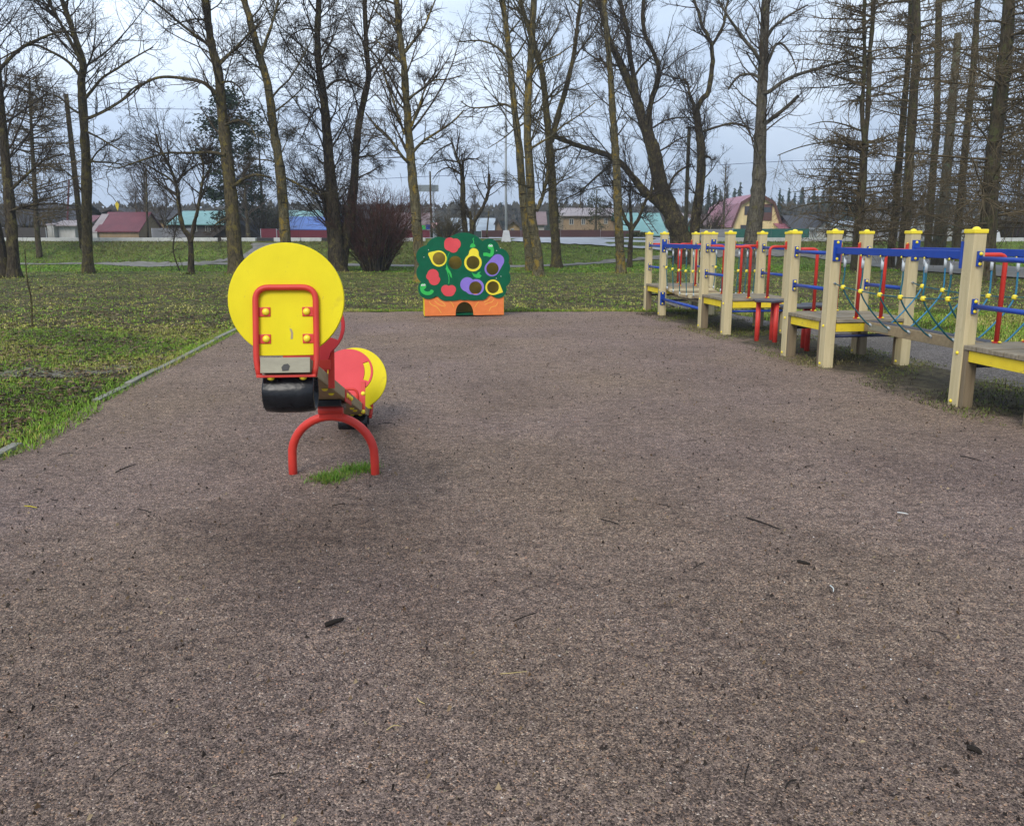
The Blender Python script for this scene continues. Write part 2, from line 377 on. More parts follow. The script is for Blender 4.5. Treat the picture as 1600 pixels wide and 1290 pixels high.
# --- gravel
def gravel_mat(name,tones,dark,scale=150,patch=None,shaded_mud=False):
    m,nt,bs=nodes(name); v=geopos(nt)
    vo=nt.nodes.new('ShaderNodeTexVoronoi'); vo.inputs['Scale'].default_value=scale; nt.links.new(v,vo.inputs['Vector'])
    sep=nt.nodes.new('ShaderNodeSeparateColor'); nt.links.new(vo.outputs['Color'],sep.inputs[0])
    c=ramp(nt,sep.outputs[0],tones); nt.nodes[-1].color_ramp.interpolation='LINEAR'
    # broad tone changes: damp and dry patches
    w=ramp(nt,noise(nt,v,.75,7,.62,.8),[(.36,dark),(.60,(1,1,1))]); c=mix(nt,1.0,c,w,'MULTIPLY')
    w2=ramp(nt,noise(nt,geopos(nt,(1,1.6,1)),7,6,.75,1.2),[(.33,(.66,.63,.62)),(.52,(1,1,1)),(.8,(1.1,1.07,1.02))]); c=mix(nt,1.0,c,w2,'MULTIPLY')
    w3=ramp(nt,noise(nt,v,.35,3,.5),[(.35,(1.0,.97,1.03)),(.65,(1.04,1.0,.90))]); c=mix(nt,1.0,c,w3,'MULTIPLY')
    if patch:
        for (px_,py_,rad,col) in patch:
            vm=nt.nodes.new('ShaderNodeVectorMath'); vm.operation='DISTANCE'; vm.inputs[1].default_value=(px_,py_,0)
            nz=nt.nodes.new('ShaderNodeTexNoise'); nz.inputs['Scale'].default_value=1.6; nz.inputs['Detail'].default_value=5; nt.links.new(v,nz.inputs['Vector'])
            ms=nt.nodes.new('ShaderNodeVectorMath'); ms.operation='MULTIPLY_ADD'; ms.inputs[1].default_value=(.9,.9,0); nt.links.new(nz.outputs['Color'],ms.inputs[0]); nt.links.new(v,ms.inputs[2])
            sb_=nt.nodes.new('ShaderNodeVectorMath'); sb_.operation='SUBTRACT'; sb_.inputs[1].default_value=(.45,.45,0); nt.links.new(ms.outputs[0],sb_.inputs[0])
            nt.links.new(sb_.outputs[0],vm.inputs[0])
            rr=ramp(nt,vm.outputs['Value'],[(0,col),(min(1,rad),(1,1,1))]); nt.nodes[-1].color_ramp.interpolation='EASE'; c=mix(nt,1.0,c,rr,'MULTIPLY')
    # fine grain contrast seen from further off
    w4=ramp(nt,noise(nt,geopos(nt,(1,.8,1)),38,6,.8,.3),[(.36,(.55,.53,.53)),(.50,(1,1,1)),(.66,(1.26,1.23,1.18))]); c=mix(nt,1.0,c,w4,'MULTIPLY')
    w5=ramp(nt,noise(nt,geopos(nt,(.8,1.5,1)),15,7,.85,.9),[(.38,(.66,.65,.65)),(.52,(1,1,1)),(.68,(1.2,1.18,1.15))]); c=mix(nt,1.0,c,w5,'MULTIPLY')
    if shaded_mud:  # muddy strip; shade under the platforms is painted into its dark tones too
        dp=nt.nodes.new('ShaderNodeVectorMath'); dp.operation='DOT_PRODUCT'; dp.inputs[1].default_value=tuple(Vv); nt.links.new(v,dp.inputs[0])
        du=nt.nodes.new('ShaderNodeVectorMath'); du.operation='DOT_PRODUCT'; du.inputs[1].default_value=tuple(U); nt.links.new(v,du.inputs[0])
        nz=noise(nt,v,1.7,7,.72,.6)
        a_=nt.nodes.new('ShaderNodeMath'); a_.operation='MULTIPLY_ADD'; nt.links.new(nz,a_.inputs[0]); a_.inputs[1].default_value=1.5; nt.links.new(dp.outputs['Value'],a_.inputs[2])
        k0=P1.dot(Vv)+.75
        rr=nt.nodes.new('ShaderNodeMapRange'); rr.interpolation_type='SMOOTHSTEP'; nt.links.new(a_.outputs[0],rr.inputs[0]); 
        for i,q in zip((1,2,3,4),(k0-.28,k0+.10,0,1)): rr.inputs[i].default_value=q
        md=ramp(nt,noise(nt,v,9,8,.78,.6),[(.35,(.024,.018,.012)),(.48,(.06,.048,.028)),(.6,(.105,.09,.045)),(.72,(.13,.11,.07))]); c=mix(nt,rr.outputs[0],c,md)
    nt.links.new(c,bs.inputs['Base Color']); bs.inputs['Roughness'].default_value=.85; bs.inputs['Specular IOR Level'].default_value=.25
    b1=bump(nt,noise(nt,v,14,8,.8),.8,.035,bs)
    inv=nt.nodes.new('ShaderNodeMath'); inv.operation='MULTIPLY'; inv.inputs[1].default_value=-1; nt.links.new(vo.outputs['Distance'],inv.inputs[0])
    bump(nt,inv.outputs[0],.9,.006,bs,b1); return m
tones=[(0,(.050,.037,.030)),(.22,(.145,.109,.090)),(.5,(.268,.203,.170)),(.75,(.375,.286,.235)),(.9,(.47,.36,.27)),(.96,(.60,.38,.25)),(1,(.78,.68,.57))]
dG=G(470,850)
GRAVEL=gravel_mat('red_granite_gravel',tones,(.80,.79,.78),200,[(dG.x,dG.y,.95,(.60,.58,.57)),(G(640,960).x,G(640,960).y,.5,(.82,.8,.79)),(G(560,690).x,G(560,690).y,.9,(.80,.78,.77))],shaded_mud=True)
tones2=[(0,(.06,.055,.05)),(.3,(.13,.12,.11)),(.6,(.19,.175,.165)),(.9,(.26,.24,.22)),(1,(.42,.40,.38))]
GRAVEL2=gravel_mat('grey_path_gravel',tones2,(.75,.75,.74),110)
L=[(0,715),(29,700),(149,630),(200,605),(244,582),(287,560),(338,533),(373,516),(404,496)]
Lw=[G(*p) for p in L]; Lw=[Vector((-3.45,-4,0)),Vector((-3.5,2,0))]+Lw
Rw=[G(*p) for p in [(1005,488),(1045,500),(1085,518),(1133,540),(1240,574),(1300,592),(1400,626),(1500,662),(1600,692)]][::-1]
Rw=[Vector((6.2,-4,0)),Vector((5.4,2,0))]+Rw
Rg=[Vector((8.2,-4,0))]+[fr(u,1.05) for u in (14,11,9,7,5,3,1.5,.4)]+[Vector((3.35,Rw[-1].y,0))]
def interp(lst,y):
    lst=sorted(lst,key=lambda p:p.y)
    for a,b in zip(lst,lst[1:]):
        if a.y<=y<=b.y: t=(y-a.y)/(b.y-a.y+1e-9); return a.x+(b.x-a.x)*t
    return lst[0].x if y<lst[0].y else lst[-1].x
ymax=Lw[-1].y; rows=list(np.arange(-4,Rw[-1].y,.12))+[Rw[-1].y]; V=[];n=84
for y in rows:
    a=interp(Lw,y); b=interp(Rg,y)+.06*math.sin(y*5.1)+.04*math.sin(y*11.7+1)
    for i in range(n+1):
        x=a+(b-a)*i/n; z=.016+.007*math.sin(x*1.9+y*.7)*math.sin(y*1.3)+.003*math.sin(x*5+y*4)
        yy=y+(.10*math.sin(x*3.3)+.06*math.sin(x*7.9) if y==rows[-1] else 0); V.append((x,yy,max(.005,z)))
Fc=[(j*(n+1)+i,j*(n+1)+i+1,(j+1)*(n+1)+i+1,(j+1)*(n+1)+i) for j in range(len(rows)-1) for i in range(n)]
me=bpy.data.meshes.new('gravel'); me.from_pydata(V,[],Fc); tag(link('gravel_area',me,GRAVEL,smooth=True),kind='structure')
def gx(y): return interp(Lw,y),interp(Rw,y)
# kerb along the lawn: short concrete slabs, partly sunk
KERB=mat('kerb_concrete',[(.14,.135,.11),(.24,.23,.19)],9,.85,.5,.004,grime=((.10,.11,.05),5,.58))
kb=MB(); tot=Lw[1:]
rk=random.Random(3)
for a,b in zip(tot,tot[1:]):
    d=(b-a); Ls=d.length; d.normalize(); nn=max(1,int(Ls/.9)); pr=Vector((-d.y,d.x,0))
    for i in range(nn):
        s=a+d*(i*Ls/nn+.006); e=a+d*((i+1)*Ls/nn-.006); zt=rk.uniform(.034,.052)
        if 5.35<((s+e)/2).y<6.6: zt=rk.uniform(-.02,.012)
        M=Matrix.Translation((s+e)/2)@Matrix.Rotation(math.atan2(d.y,d.x),4,'Z'); h=(e-s).length/2
        kb.box(-h,h,-.035,.035,-.1,zt,M)
tag(kb.build('kerb',KERB,bevel=.006),kind='structure')
# sheets laid on the terrain
def ribbon(name,up,lo,m,dz=.03,nn=6,sub=10,kind='structure',wob=.0):
    def dens(l):
        out=[]
        for a,b in zip(l,l[1:]):
            for i in range(sub): t=i/sub; out.append((a[0]+(b[0]-a[0])*t,a[1]+(b[1]-a[1])*t))
        return out+[l[-1]]
    A=[GT(*p) for p in dens(up)];B=[GT(*p) for p in dens(lo)]; V=[];Fc=[];r=random.Random(4)
    for i,(a,b) in enumerate(zip(A,B)):
        ja,jb=r.uniform(-wob,wob),r.uniform(-wob,wob)
        for k in range(nn+1):
            p=a.lerp(b,k/nn); 
            if k==0: p.y+=ja
            if k==nn: p.y+=jb
            V.append((p.x,p.y,hgt(p.x,p.y)+dz))
    for i in range(len(A)-1):
        for k in range(nn): q=i*(nn+1)+k; Fc.append((q,q+1,q+nn+2,q+nn+1))
    me=bpy.data.meshes.new(name); me.from_pydata(V,[],Fc); return tag(link(name,me,m,smooth=True),kind=kind)
ASPH=mat('wet_asphalt',[(.24,.25,.27),(.33,.34,.36)],3,.45,.2,.004)
PATH=mat('worn_path',[(.10,.095,.08),(.20,.19,.17)],2.2,.95,.3,.01,grime=((.10,.11,.05),3.5,.6))
ribbon('path',[(-60,412),(150,411.5),(230,410),(330,410),(520,413),(790,415.5),(880,413),(960,407),(1060,398.5)],[(-60,414),(150,413.5),(230,418),(330,414),(520,416),(790,418.5),(880,416),(960,411),(1060,404)],PATH,wob=.25)
ribbon('path',[(300,412),(350,406),(380,399),(396,388),(392,380)],[(300,415),(350,410),(386,405),(420,398),(450,381)],PATH,dz=.045,wob=.2)
ribbon('path',[(1060,398),(1130,391),(1250,391),(1330,396),(1400,401),(1600,419),(1700,428)],[(1060,405),(1130,402),(1250,401),(1330,413),(1400,422),(1600,436),(1700,446)],PATH,dz=.05,wob=.25)
ribbon('road_junction',[(764,372),(850,372),(930,372),(1010,372),(1080,373)],[(764,375.5),(850,380.5),(930,384),(1010,389.5),(1090,397)],ASPH,dz=.06,wob=.1)
ribbon('worn_track',[(-40,576),(60,575),(110,576),(180,570),(240,562)],[(-40,588),(60,590),(110,590),(190,580),(244,568)],mat('dry_mud',[(.10,.09,.07),(.21,.19,.155)],5,.9,.5,.01,grime=((.07,.07,.03),9,.45)),dz=.005,wob=.05)
me=bpy.data.meshes.new('road'); me.from_pydata([(-200,47.25,1.345),(200,47.25,1.345),(200,57,1.345),(-200,57,1.345)],[],[(0,1,2,3)]); tag(link('road',me,ASPH),kind='structure')
# low concrete parapet beside the road, painted white with black lengths
def xat(px,Y): return (px-800)/F*Y*.983
PARA=mat('white_parapet',[(.40,.41,.40),(.54,.55,.53)],3,.7,.2,.004,grime=((.3,.3,.28),2,.6)); PBLK=mat('black_parapet',[(.02,.02,.022),(.035,.035,.04)],5,.7,.1)
def parapet(lab,segs):
    Y=46.6; x0=xat(segs[0][0],Y); root=empty('road_parapet',(x0,Y,1.1),lab,'parapet')
    for a,b,k in segs:
        A,B=xat(a,Y)-x0,xat(b,Y)-x0; w=MB(); nn=max(1,int((B-A)/3))
        for i in range(nn): w.box(A+(B-A)*i/nn+.01,A+(B-A)*(i+1)/nn-.01,-.12,.12,-.15,.275)
        w.build('parapet_block',PBLK if k else PARA,root,bevel=.02)
parapet('long low white concrete parapet with black lengths along the road on the left',[(-120,341,0),(341,346,1),(346,400,0),(402,428,1),(428,470,0),(471,503,0),(503,520,1),(600,665,0)])
parapet('low white parapet along the road on the right behind the rope bridge',[(1092,1340,0),(1340,1720,0)])
# pathway and muddy strip by the play platforms
def strip(name,u0,u1,f0,f1,z,m,nu=90,nv=8,jit=.08):
    V=[];Fc=[];r=random.Random(8)
    for i in range(nu+1):
        u=u0+(u1-u0)*i/nu; a,b=f0(u)+r.uniform(-jit,jit),f1(u)+r.uniform(-jit,jit)
        for k in range(nv+1): p=fr(u,a+(b-a)*k/nv); V.append((p.x,p.y,z+.006*math.sin(u*4+k)))
    for i in range(nu):
        for k in range(nv): q=i*(nv+1)+k; Fc.append((q,q+nv+1,q+nv+2,q+1))
    me=bpy.data.meshes.new(name); me.from_pydata(V,[],Fc); return tag(link(name,me,m,smooth=True),kind='structure')
strip('gravel_path',-2.5,16,lambda u:1.0,lambda u:1.5+max(0,u-2)*.30,.012,GRAVEL2)
from mathutils import noise as mn
def clump(x,y): return mn.noise(Vector((x*2.6,y*1.5,0)))+.6*mn.noise(Vector((x*6.5,y*3.6,5)))
# --- blades of grass
PATHS=[([(-60,412),(150,411.5),(230,410),(330,410),(520,413),(790,415.5),(880,413),(960,407),(1060,398.5)],[(-60,414),(150,413.5),(230,418),(330,414),(520,416),(790,418.5),(880,416),(960,411),(1060,404)]),
 ([(1060,398),(1130,391),(1250,391),(1330,396),(1400,401),(1600,419),(1700,428)],[(1060,405),(1130,402),(1250,401),(1330,413),(1400,422),(1600,436),(1700,446)]),
 ([(764,360),(1090,360)],[(764,375.5),(850,380.5),(930,384),(1010,389.5),(1090,397)] ),([(300,412),(350,406),(380,399),(450,370)],[(300,415),(350,410),(386,405),(420,398),(451,381)])]
PATHS[2]=([(764,360),(850,360),(930,360),(1010,360),(1090,360)],PATHS[2][1])
def li(l,x):
    for a,b in zip(l,l[1:]):
        if a[0]<=x<=b[0]: return a[1]+(b[1]-a[1])*(x-a[0])/(b[0]-a[0]+1e-9)
    return None
def proj(x,y,z):
    zc=y*CP-(z-CAMH)*SP; return 800+F*x/zc, 600-F*(y*SP+(z-CAMH)*CP)/zc
def onpath(x,y):
    px,py=proj(x,y,hgt(x,y))
    for up,lo in PATHS:
        a=li(up,px); b=li(lo,px)
        if a is not None and b is not None and a-.2<py<b+.6: return True
    return False
def blades(name,pts,hgt_,wid,pal,probs,lab,seed,zoff=0.0,flop=1.0):
    r=np.random.RandomState(seed); n=len(pts); P=np.array(pts)
    a=r.uniform(0,2*np.pi,n); lean=r.uniform(.2,1.5,n)*flop; h=hgt_*r.uniform(.45,1.25,n); w=wid*r.uniform(.6,1.3,n)
    d=np.stack([np.cos(a),np.sin(a),np.zeros(n)],1); s=np.stack([-np.sin(a+r.uniform(-.6,.6,n)),np.cos(a),np.zeros(n)],1)
    tip=P+d*(h*np.sin(np.minimum(lean,1.45)))[:,None]+np.array([[0,0,1.]])*(h*np.cos(np.minimum(lean,1.45)))[:,None]
    mid=(P+tip)/2+np.array([[0,0,1.]])*(h*.18)[:,None]
    V=np.stack([P-s*w[:,None]/2,P+s*w[:,None]/2,mid+s*w[:,None]*.4,tip,mid-s*w[:,None]*.4],1)
    b=np.arange(n)*5; Fq=np.stack([b,b+1,b+2,b+4],1); Ft=np.stack([b+4,b+2,b+3],1)
    me=bpy.data.meshes.new(name); VV=V.reshape(-1,3).astype(np.float32)
    me.vertices.add(len(VV)); me.vertices.foreach_set('co',VV.ravel())
    loops=np.concatenate([Fq.ravel(),Ft.ravel()]).astype(np.int32); me.loops.add(len(loops)); me.loops.foreach_set('vertex_index',loops)
    st_=np.concatenate([np.arange(n)*4,4*n+np.arange(n)*3]).astype(np.int32); me.polygons.add(2*n); me.polygons.foreach_set('loop_start',st_)
    me.update(calc_edges=True)
    # clumped species mix
    cl=np.sin(P[:,0]*2.3+np.sin(P[:,1]*1.1)*2)+np.sin(P[:,1]*1.9+P[:,0]*.7)+r.normal(0,.9,n)
    order=np.clip((cl+3.0)/6.0,0,.999); idx=np.searchsorted(np.cumsum(probs),order*np.sum(probs)); idx=np.clip(idx,0,len(pal)-1)
    col=np.array(pal)[idx]*r.uniform(.7,1.3,(n,1)); col=np.repeat(np.concatenate([col,np.ones((n,1))],1),5,0).astype(np.float32)
    at=me.color_attributes.new('tint','FLOAT_COLOR','POINT'); at.data.foreach_set('color',col.ravel())
    o=link(name,me,GRASSM); return tag(o,lab,'grass',None,'stuff')
GRASSM,nt,bs=nodes('grass_blades'); at=nt.nodes.new('ShaderNodeAttribute'); at.attribute_name='tint'; nt.links.new(at.outputs['Color'],bs.inputs['Base Color'])
bs.inputs['Roughness'].default_value=.7; bs.inputs['Specular IOR Level'].default_value=.2
PAL=[(.060,.046,.020),(.125,.215,.020),(.165,.29,.028),(.27,.27,.052),(.40,.35,.13),(.17,.20,.030)]
def field(n,y0,y1,xf,seed,pw=1.6,test=None,zo=0):
    r=np.random.RandomState(seed); out=[]
    while len(out)<n:
        y=y0+(y1-y0)*r.rand()**pw; x0,x1=xf(y)
        if x1<=x0: continue
        x=x0+(x1-x0)*r.rand()
        if test and not test(x,y,r): continue
        if y>26 and onpath(x,y): continue
        out.append((x,y,hgt(x,y)+zo))
    return out
def seen(y): return -.69*y-.6
# left lawn, near
def tl(x,y,r): 
    k=interp(Lw,y); return x<k-.06-(0 if y>6.6 or y<5.3 else -.05*r.rand())
trk=lambda x,y:(abs(y-(7.75+.13*(x+4.6)))<.22)
def tln(x,y,r):
    if not tl(x,y,r): return False
    if clump(x*1.3,y*1.6)<-.08 and r.rand()<.75: return False
    return not (x<-4.1 and 8.15<y<8.75 and r.rand()<.82)
blades('grass',field(95000,4.2,12.8,lambda y:(seen(y),interp(Lw,y)),21,1.25,tln),.048,.0062,PAL,[.16,.24,.20,.20,.10,.18],'short matted olive grass on the near lawn left of the kerb',1,flop=1.3)
# ragged fringe growing over the kerb
def tf(x,y,r): k=interp(Lw,y); return abs(x-k)<.10+.12*r.rand() and x<k+.10+(.30 if 5.3<y<6.7 else 0)*r.rand()
blades('grass_fringe',field(8000,4.6,12.6,lambda y:(interp(Lw,y)-.3,interp(Lw,y)+.35),22,1.0,tf,.01),.055,.006,PAL,[.10,.3,.3,.2,.1,.2],'ragged green grass edge creeping over the kerb',2)
yb=Rw[-1].y
def tb(x,y,r):
    if clump(x,y)<-.02 and r.rand()<.88 and y<33: return False
    if y<yb+.1: return x<interp(Lw,y)-.05 or (fr(0,0)-Vector((x,y,0))).dot(-Vv)>1.6+max(0,(Vector((x,y,0))-P1).dot(U)-2)*.3
    return True
blades('grass',field(130000,12.8,40.5,lambda y:(seen(y),-seen(y)+2),23,1.4,tb),.042,.015,[tuple(q*1.18 for q in c) for c in PAL],[.26,.18,.14,.22,.14,.18],'worn olive and brown lawn behind the gravel area',3,flop=1.35)
blades('grass_fringe',[(p[0],yb+abs(rs.normal(0,.12))-.05,.015) for p in zip(rs.uniform(-5.3,4.3,9000))],.06,.009,PAL,[.15,.2,.2,.25,.2,.2],'ragged grass edge at the back of the gravel',4)
PALG=[(.10,.085,.03),(.115,.22,.022),(.145,.28,.028),(.22,.26,.045),(.13,.18,.030)]
PALD=[(.09,.075,.035),(.13,.15,.035),(.20,.17,.07),(.14,.18,.03),(.11,.09,.045)]
def drab(x,y,r):
    px,_=proj(x,y,hgt(x,y)); k=(y-42.6)/2.6+(1.6 if 440<px<800 else 0)-(.8 if px>800 else 0)+.4*math.sin(x*.8)+r.normal(0,.35); return k>.5
blades('grass',field(60000,33,46.55,lambda y:(seen(y),-seen(y)+2),24,.9,lambda x,y,r:not drab(x,y,r)),.08,.03,PALG,[.10,.32,.27,.13,.18],'brighter green grass on the bank below the road',5)
blades('grass',field(45000,36,46.55,lambda y:(seen(y),-seen(y)+2),27,.8,drab),.08,.03,PALD,[.2,.2,.2,.2,.2],'drab brownish grass along the top of the bank',10)
# right of the path
blades('grass',field(60000,6,16,lambda y:(4.2,-seen(y)+1.5),25,1.0,lambda x,y,r:(Vector((x,y,0))-P1).dot(Vv)>1.5+max(0,(Vector((x,y,0))-P1).dot(U)-2)*.30),.065,.009,PAL,[.25,.25,.15,.2,.1,.2],'patchy dark lawn right of the play platforms',6)
# tufts round the platform feet
pts=[]; r=np.random.RandomState(31)
for i in range(52000):
    u=r.uniform(.5,12.5); v=r.uniform(-.42,1.25); 
    if math.sin(u*2.3)+math.sin(u*5.1+v*4)+r.normal(0,.8)<.15: continue
    p=fr(u,v,.015); pts.append(tuple(p))
blades('grass',pts,.034,.0065,[(.04,.032,.016),(.10,.13,.022),(.14,.19,.026),(.17,.15,.05),(.24,.20,.09),(.09,.08,.03)],[.40,.14,.08,.18,.12,.18],'sparse trodden grass among the feet of the play platforms',7,flop=1.4)
# tuft under the seesaw arch
c0=G(540,742); c1=G(575,735); pts=[]
for i in range(1500):
    t=r.rand(); q=c0.lerp(c1,t) if r.rand()<.55 else G(515,752); pts.append((q.x+r.normal(0,.055),q.y+r.normal(0,.05),.015))
blades('grass_tuft',pts,.045,.004,[(.05,.045,.018),(.07,.16,.018),(.10,.22,.022),(.14,.18,.03)],[.15,.4,.3,.15],'small green tuft growing under the red seesaw arch',8)
# stones: real grains over the near gravel
r=np.random.RandomState(5); N=30000
ico=np.array([(0,0,1),(.9,0,.1),(.25,.85,0),(-.75,.5,.15),(-.7,-.55,0),(.3,-.85,.1)],float); icf=[(0,1,2),(0,2,3),(0,3,4),(0,4,5),(0,5,1)]
Y_=1.45+9.5*r.rand(N)**1.9; X_=np.empty(N)
for i in range(N): a=max(-.72*Y_[i]-.3,interp(Lw,Y_[i])+.05); b=min(.72*Y_[i]+.3,interp(Rw,Y_[i])); X_[i]=a+(b-a)*r.rand()
S=(.0014+.0026*r.rand(N)**3)*(1+.10*Y_); rot=r.uniform(0,6.28,N); ca,sa=np.cos(rot),np.sin(rot)
j=1+.35*r.uniform(-1,1,(N,6,3)); Q=ico[None]*j*S[:,None,None]*np.array([1.2,.9,.75])
VX=Q[:,:,0]*ca[:,None]-Q[:,:,1]*sa[:,None]+X_[:,None]; VY=Q[:,:,0]*sa[:,None]+Q[:,:,1]*ca[:,None]+Y_[:,None]
Z0=.016+.007*np.sin(X_*1.9+Y_*.7)*np.sin(Y_*1.3)+.003*np.sin(X_*5+Y_*4); VZ=Q[:,:,2]+Z0[:,None]
V=np.stack([VX,VY,VZ],2).reshape(-1,3); Fc=(np.arange(N)[:,None,None]*6+np.array(icf)[None]).reshape(-1,3)
me=mesh_np('pebbles',V,Fc,smooth=False)
pal=np.array([(.16,.12,.11),(.09,.07,.065),(.26,.20,.18),(.34,.25,.19),(.38,.20,.13),(.50,.47,.44),(.20,.17,.11)]); ix=r.choice(7,N,p=[.30,.24,.20,.12,.05,.025,.065])
col=np.repeat(np.concatenate([pal[ix]*r.uniform(.75,1.2,(N,1)),np.ones((N,1))],1),6,0).astype(np.float32)
me.color_attributes.new('tint','FLOAT_COLOR','POINT').data.foreach_set('color',col.ravel())
tag(link('pebbles',me,GRASSM),'loose granite grains scattered over the reddish gravel','gravel',None,'stuff')
# leaf and bark crumbs
def crumbs(name,n,xf,y0,y1,s0,pal,lab,seed,pw=1.3,z=.02,test=None):
    r=np.random.RandomState(seed);V=[];Fc=[];cols=[]
    k=0
    while k<n:
        y=y0+(y1-y0)*r.rand()**pw; a,b=xf(y); x=a+(b-a)*r.rand()
        if test and not test(x,y,r): continue
        k+=1
        s=s0*r.uniform(.5,1.4)*(1+.05*y); an=r.uniform(0,6.28); w=s*r.uniform(.08,.5); zz=hgt(x,y)+z; b0=len(V)
        dx,dy=math.cos(an),math.sin(an)
        V+=[(x-dx*s,y-dy*s,zz),(x-dy*w,y+dx*w,zz+r.uniform(.002,.02)),(x+dx*s,y+dy*s,zz+r.uniform(0,.012)),(x+dy*w,y-dx*w,zz+.001)]; Fc.append((b0,b0+1,b0+2,b0+3))
        c=np.array(pal[r.randint(len(pal))])*r.uniform(.7,1.3); cols+= [(c[0],c[1],c[2],1)]*4
    me=mesh_np(name,np.array(V),np.array(Fc),smooth=False)
    me.color_attributes.new('tint','FLOAT_COLOR','POINT').data.foreach_set('color',np.array(cols,np.float32).ravel()); return tag(link(name,me,GRASSM),lab,'leaf litter',None,'stuff')
PB=[(.05,.035,.025),(.09,.055,.03),(.035,.028,.022),(.13,.085,.045),(.17,.12,.07)]
crumbs('leaf_litter',22000,lambda y:(seen(y),interp(Lw,y) if y<yb else -seen(y)),4.2,40,.022,PB,'brown leaf litter on the lawn',41,1.4,.02,lambda x,y,r:y>yb or x<interp(Lw,y)-.05)
crumbs('bark_crumbs',5200,lambda y:(max(-.72*y-.3,interp(Lw,y)+.05),min(.72*y+.3,interp(Rw,y))),1.5,15,.0065,PB+[(.03,.022,.018)]*4+[(.26,.20,.12)],'dark bark crumbs and straw on the gravel',42,1.7,.024)
# twigs one could pick up
TWK=[('short black stick lying on the near gravel below the seesaw',(508,976),(537,966),.010,STICK),
 ('short black stick on the gravel towards the lower right',(1246,876),(1266,881),.008,STICK),
 ('black bark scrap on the gravel at the far lower right corner',(1512,1166),(1534,1176),.009,STICK),
 ('long thin dark twig on the gravel in the middle right',(1166,808),(1218,826),.004,STICK),
 ('thin dark twig below the near platform post',(1500,712),(1534,720),.004,STICK),
 ('bent yellow straw on the near gravel, centre',(782,1052),(824,1048),.0017,None),
 ('pale straw lying below the bent yellow straw',(604,1140),(627,1134),.0016,None),
 ('pale straw pointing down right beside the lone pale straw',(652,1090),(664,1099),.0017,None),
 ('long brown twig on the gravel near the left edge',(180,738),(212,725),.004,STICK),
 ('tiny bright yellow leaf strip on the gravel at the left edge',(38,790),(58,793),.0026,1),
 ('small white paper shred on the gravel in the middle right',(1402,800),(1419,803),.0032,2),
 ('small white stick on the gravel at the lower right',(1297,914),(1302,924),.0026,2)]
STRAW=simple('straw',(.42,.33,.15)); YLEAF=simple('yellow_leaf',(.5,.42,.03)); WBIT=simple('white_bit',(.5,.52,.5))
for lab,a,b,rad,mt in TWK:
    A,B=G(*a,Z=.03),G(*b,Z=.028); mid=A.lerp(B,.5)+Vector((R.uniform(-.006,.006),R.uniform(-.012,.012),.004)); org=A.lerp(B,.5)
    mm={None:STRAW,1:YLEAF,2:WBIT}.get(mt,mt); nm={None:'straw',1:'leaf_strip',2:'litter_scrap'}.get(mt,'twig')
    o=MB().tube(smooth([A,mid,B],4),[rad*.8,rad,rad,rad,rad,rad*.9,rad*.8,rad*.7,rad*.5],6).build(nm,mm,None,org=org); o.location=org; tag(o,lab,'twig' if nm=='twig' else nm.replace('_',' '))
R.seed(44)
for i in range(54):
    y=1.9+9*R.random()**1.2; a,b=gx(y); a=max(a+.2,-.66*y); b=min(b-.3,.66*y); x=R.uniform(a,b); L=R.uniform(.03,.12); an=R.gauss(.2,.7); rad=R.uniform(.0012,.0032)
    A=Vector((-math.cos(an)*L/2,-math.sin(an)*L/2,0));B=-A; mid=Vector((R.uniform(-.01,.01),R.uniform(-.012,.012),.004))
    o=MB().tube(smooth([A,mid,B],3),[rad]*6+[rad*.6],5).build('twig',STICK); o.location=(x,y,.027); tag(o,'thin dark twig scattered on the gravel','twig','twigs scattered on the gravel')
G1='bare aspens and birches lining the park'
TR=[]
def T(*a,**k): tree(*a,**k)
# left edge double tree
T('bare_tree','dark bare tree with two trunks at the far left edge of the lawn','tree',BK_DARK,TW_DARK,'willow',(22,434),
  [([(22,434),(19,372),(15,320),(8,240),(-2,140),(-8,60),(-14,0)],19,10),([(8,434),(-2,380),(-14,320),(-30,240),(-48,120),(-60,0)],20,9)],
  [([(-2,110),(30,78),(60,62),(95,50),(130,52)],6,2),([(14,300),(45,270),(70,250),(100,240)],5,2),([(16,330),(40,322),(80,318),(120,322)],4,1.5)],
  nl=26,seed=1,llen=(2,4.2),scale=1.1,pw=1.5)
T('bare_tree','tall bare aspen standing beside the leaning dark pole on the left lawn','tree',BK_ASP,TW_BROWN,'aspen',(138,427),
  [([(138,427),(136,372),(135,273),(131,191),(127,130),(130,99),(118,61),(106,25),(97,0)],17,7),([(129,112),(122,88),(99,45),(85,18),(78,0)],6,4)],
  [([(128,124),(108,98),(78,80),(51,70),(24,80),(0,93)],5,2),([(134,153),(148,136),(160,122),(182,108),(205,93),(239,74)],5,2),
   ([(135,186),(160,175),(191,156),(206,140),(222,130)],5,2),([(130,180),(112,170),(92,152),(60,140)],4,1.5),([(137,262),(150,240),(168,225),(190,215)],3,1.2),
   ([(134,205),(154,215),(176,228),(196,240)],3.5,1.5),([(136,312),(122,290),(108,272),(90,262)],3,1.3),([(136,250),(150,253),(170,254),(195,257)],4,1.5)],nl=22,seed=2,llen=(1.6,3.6))
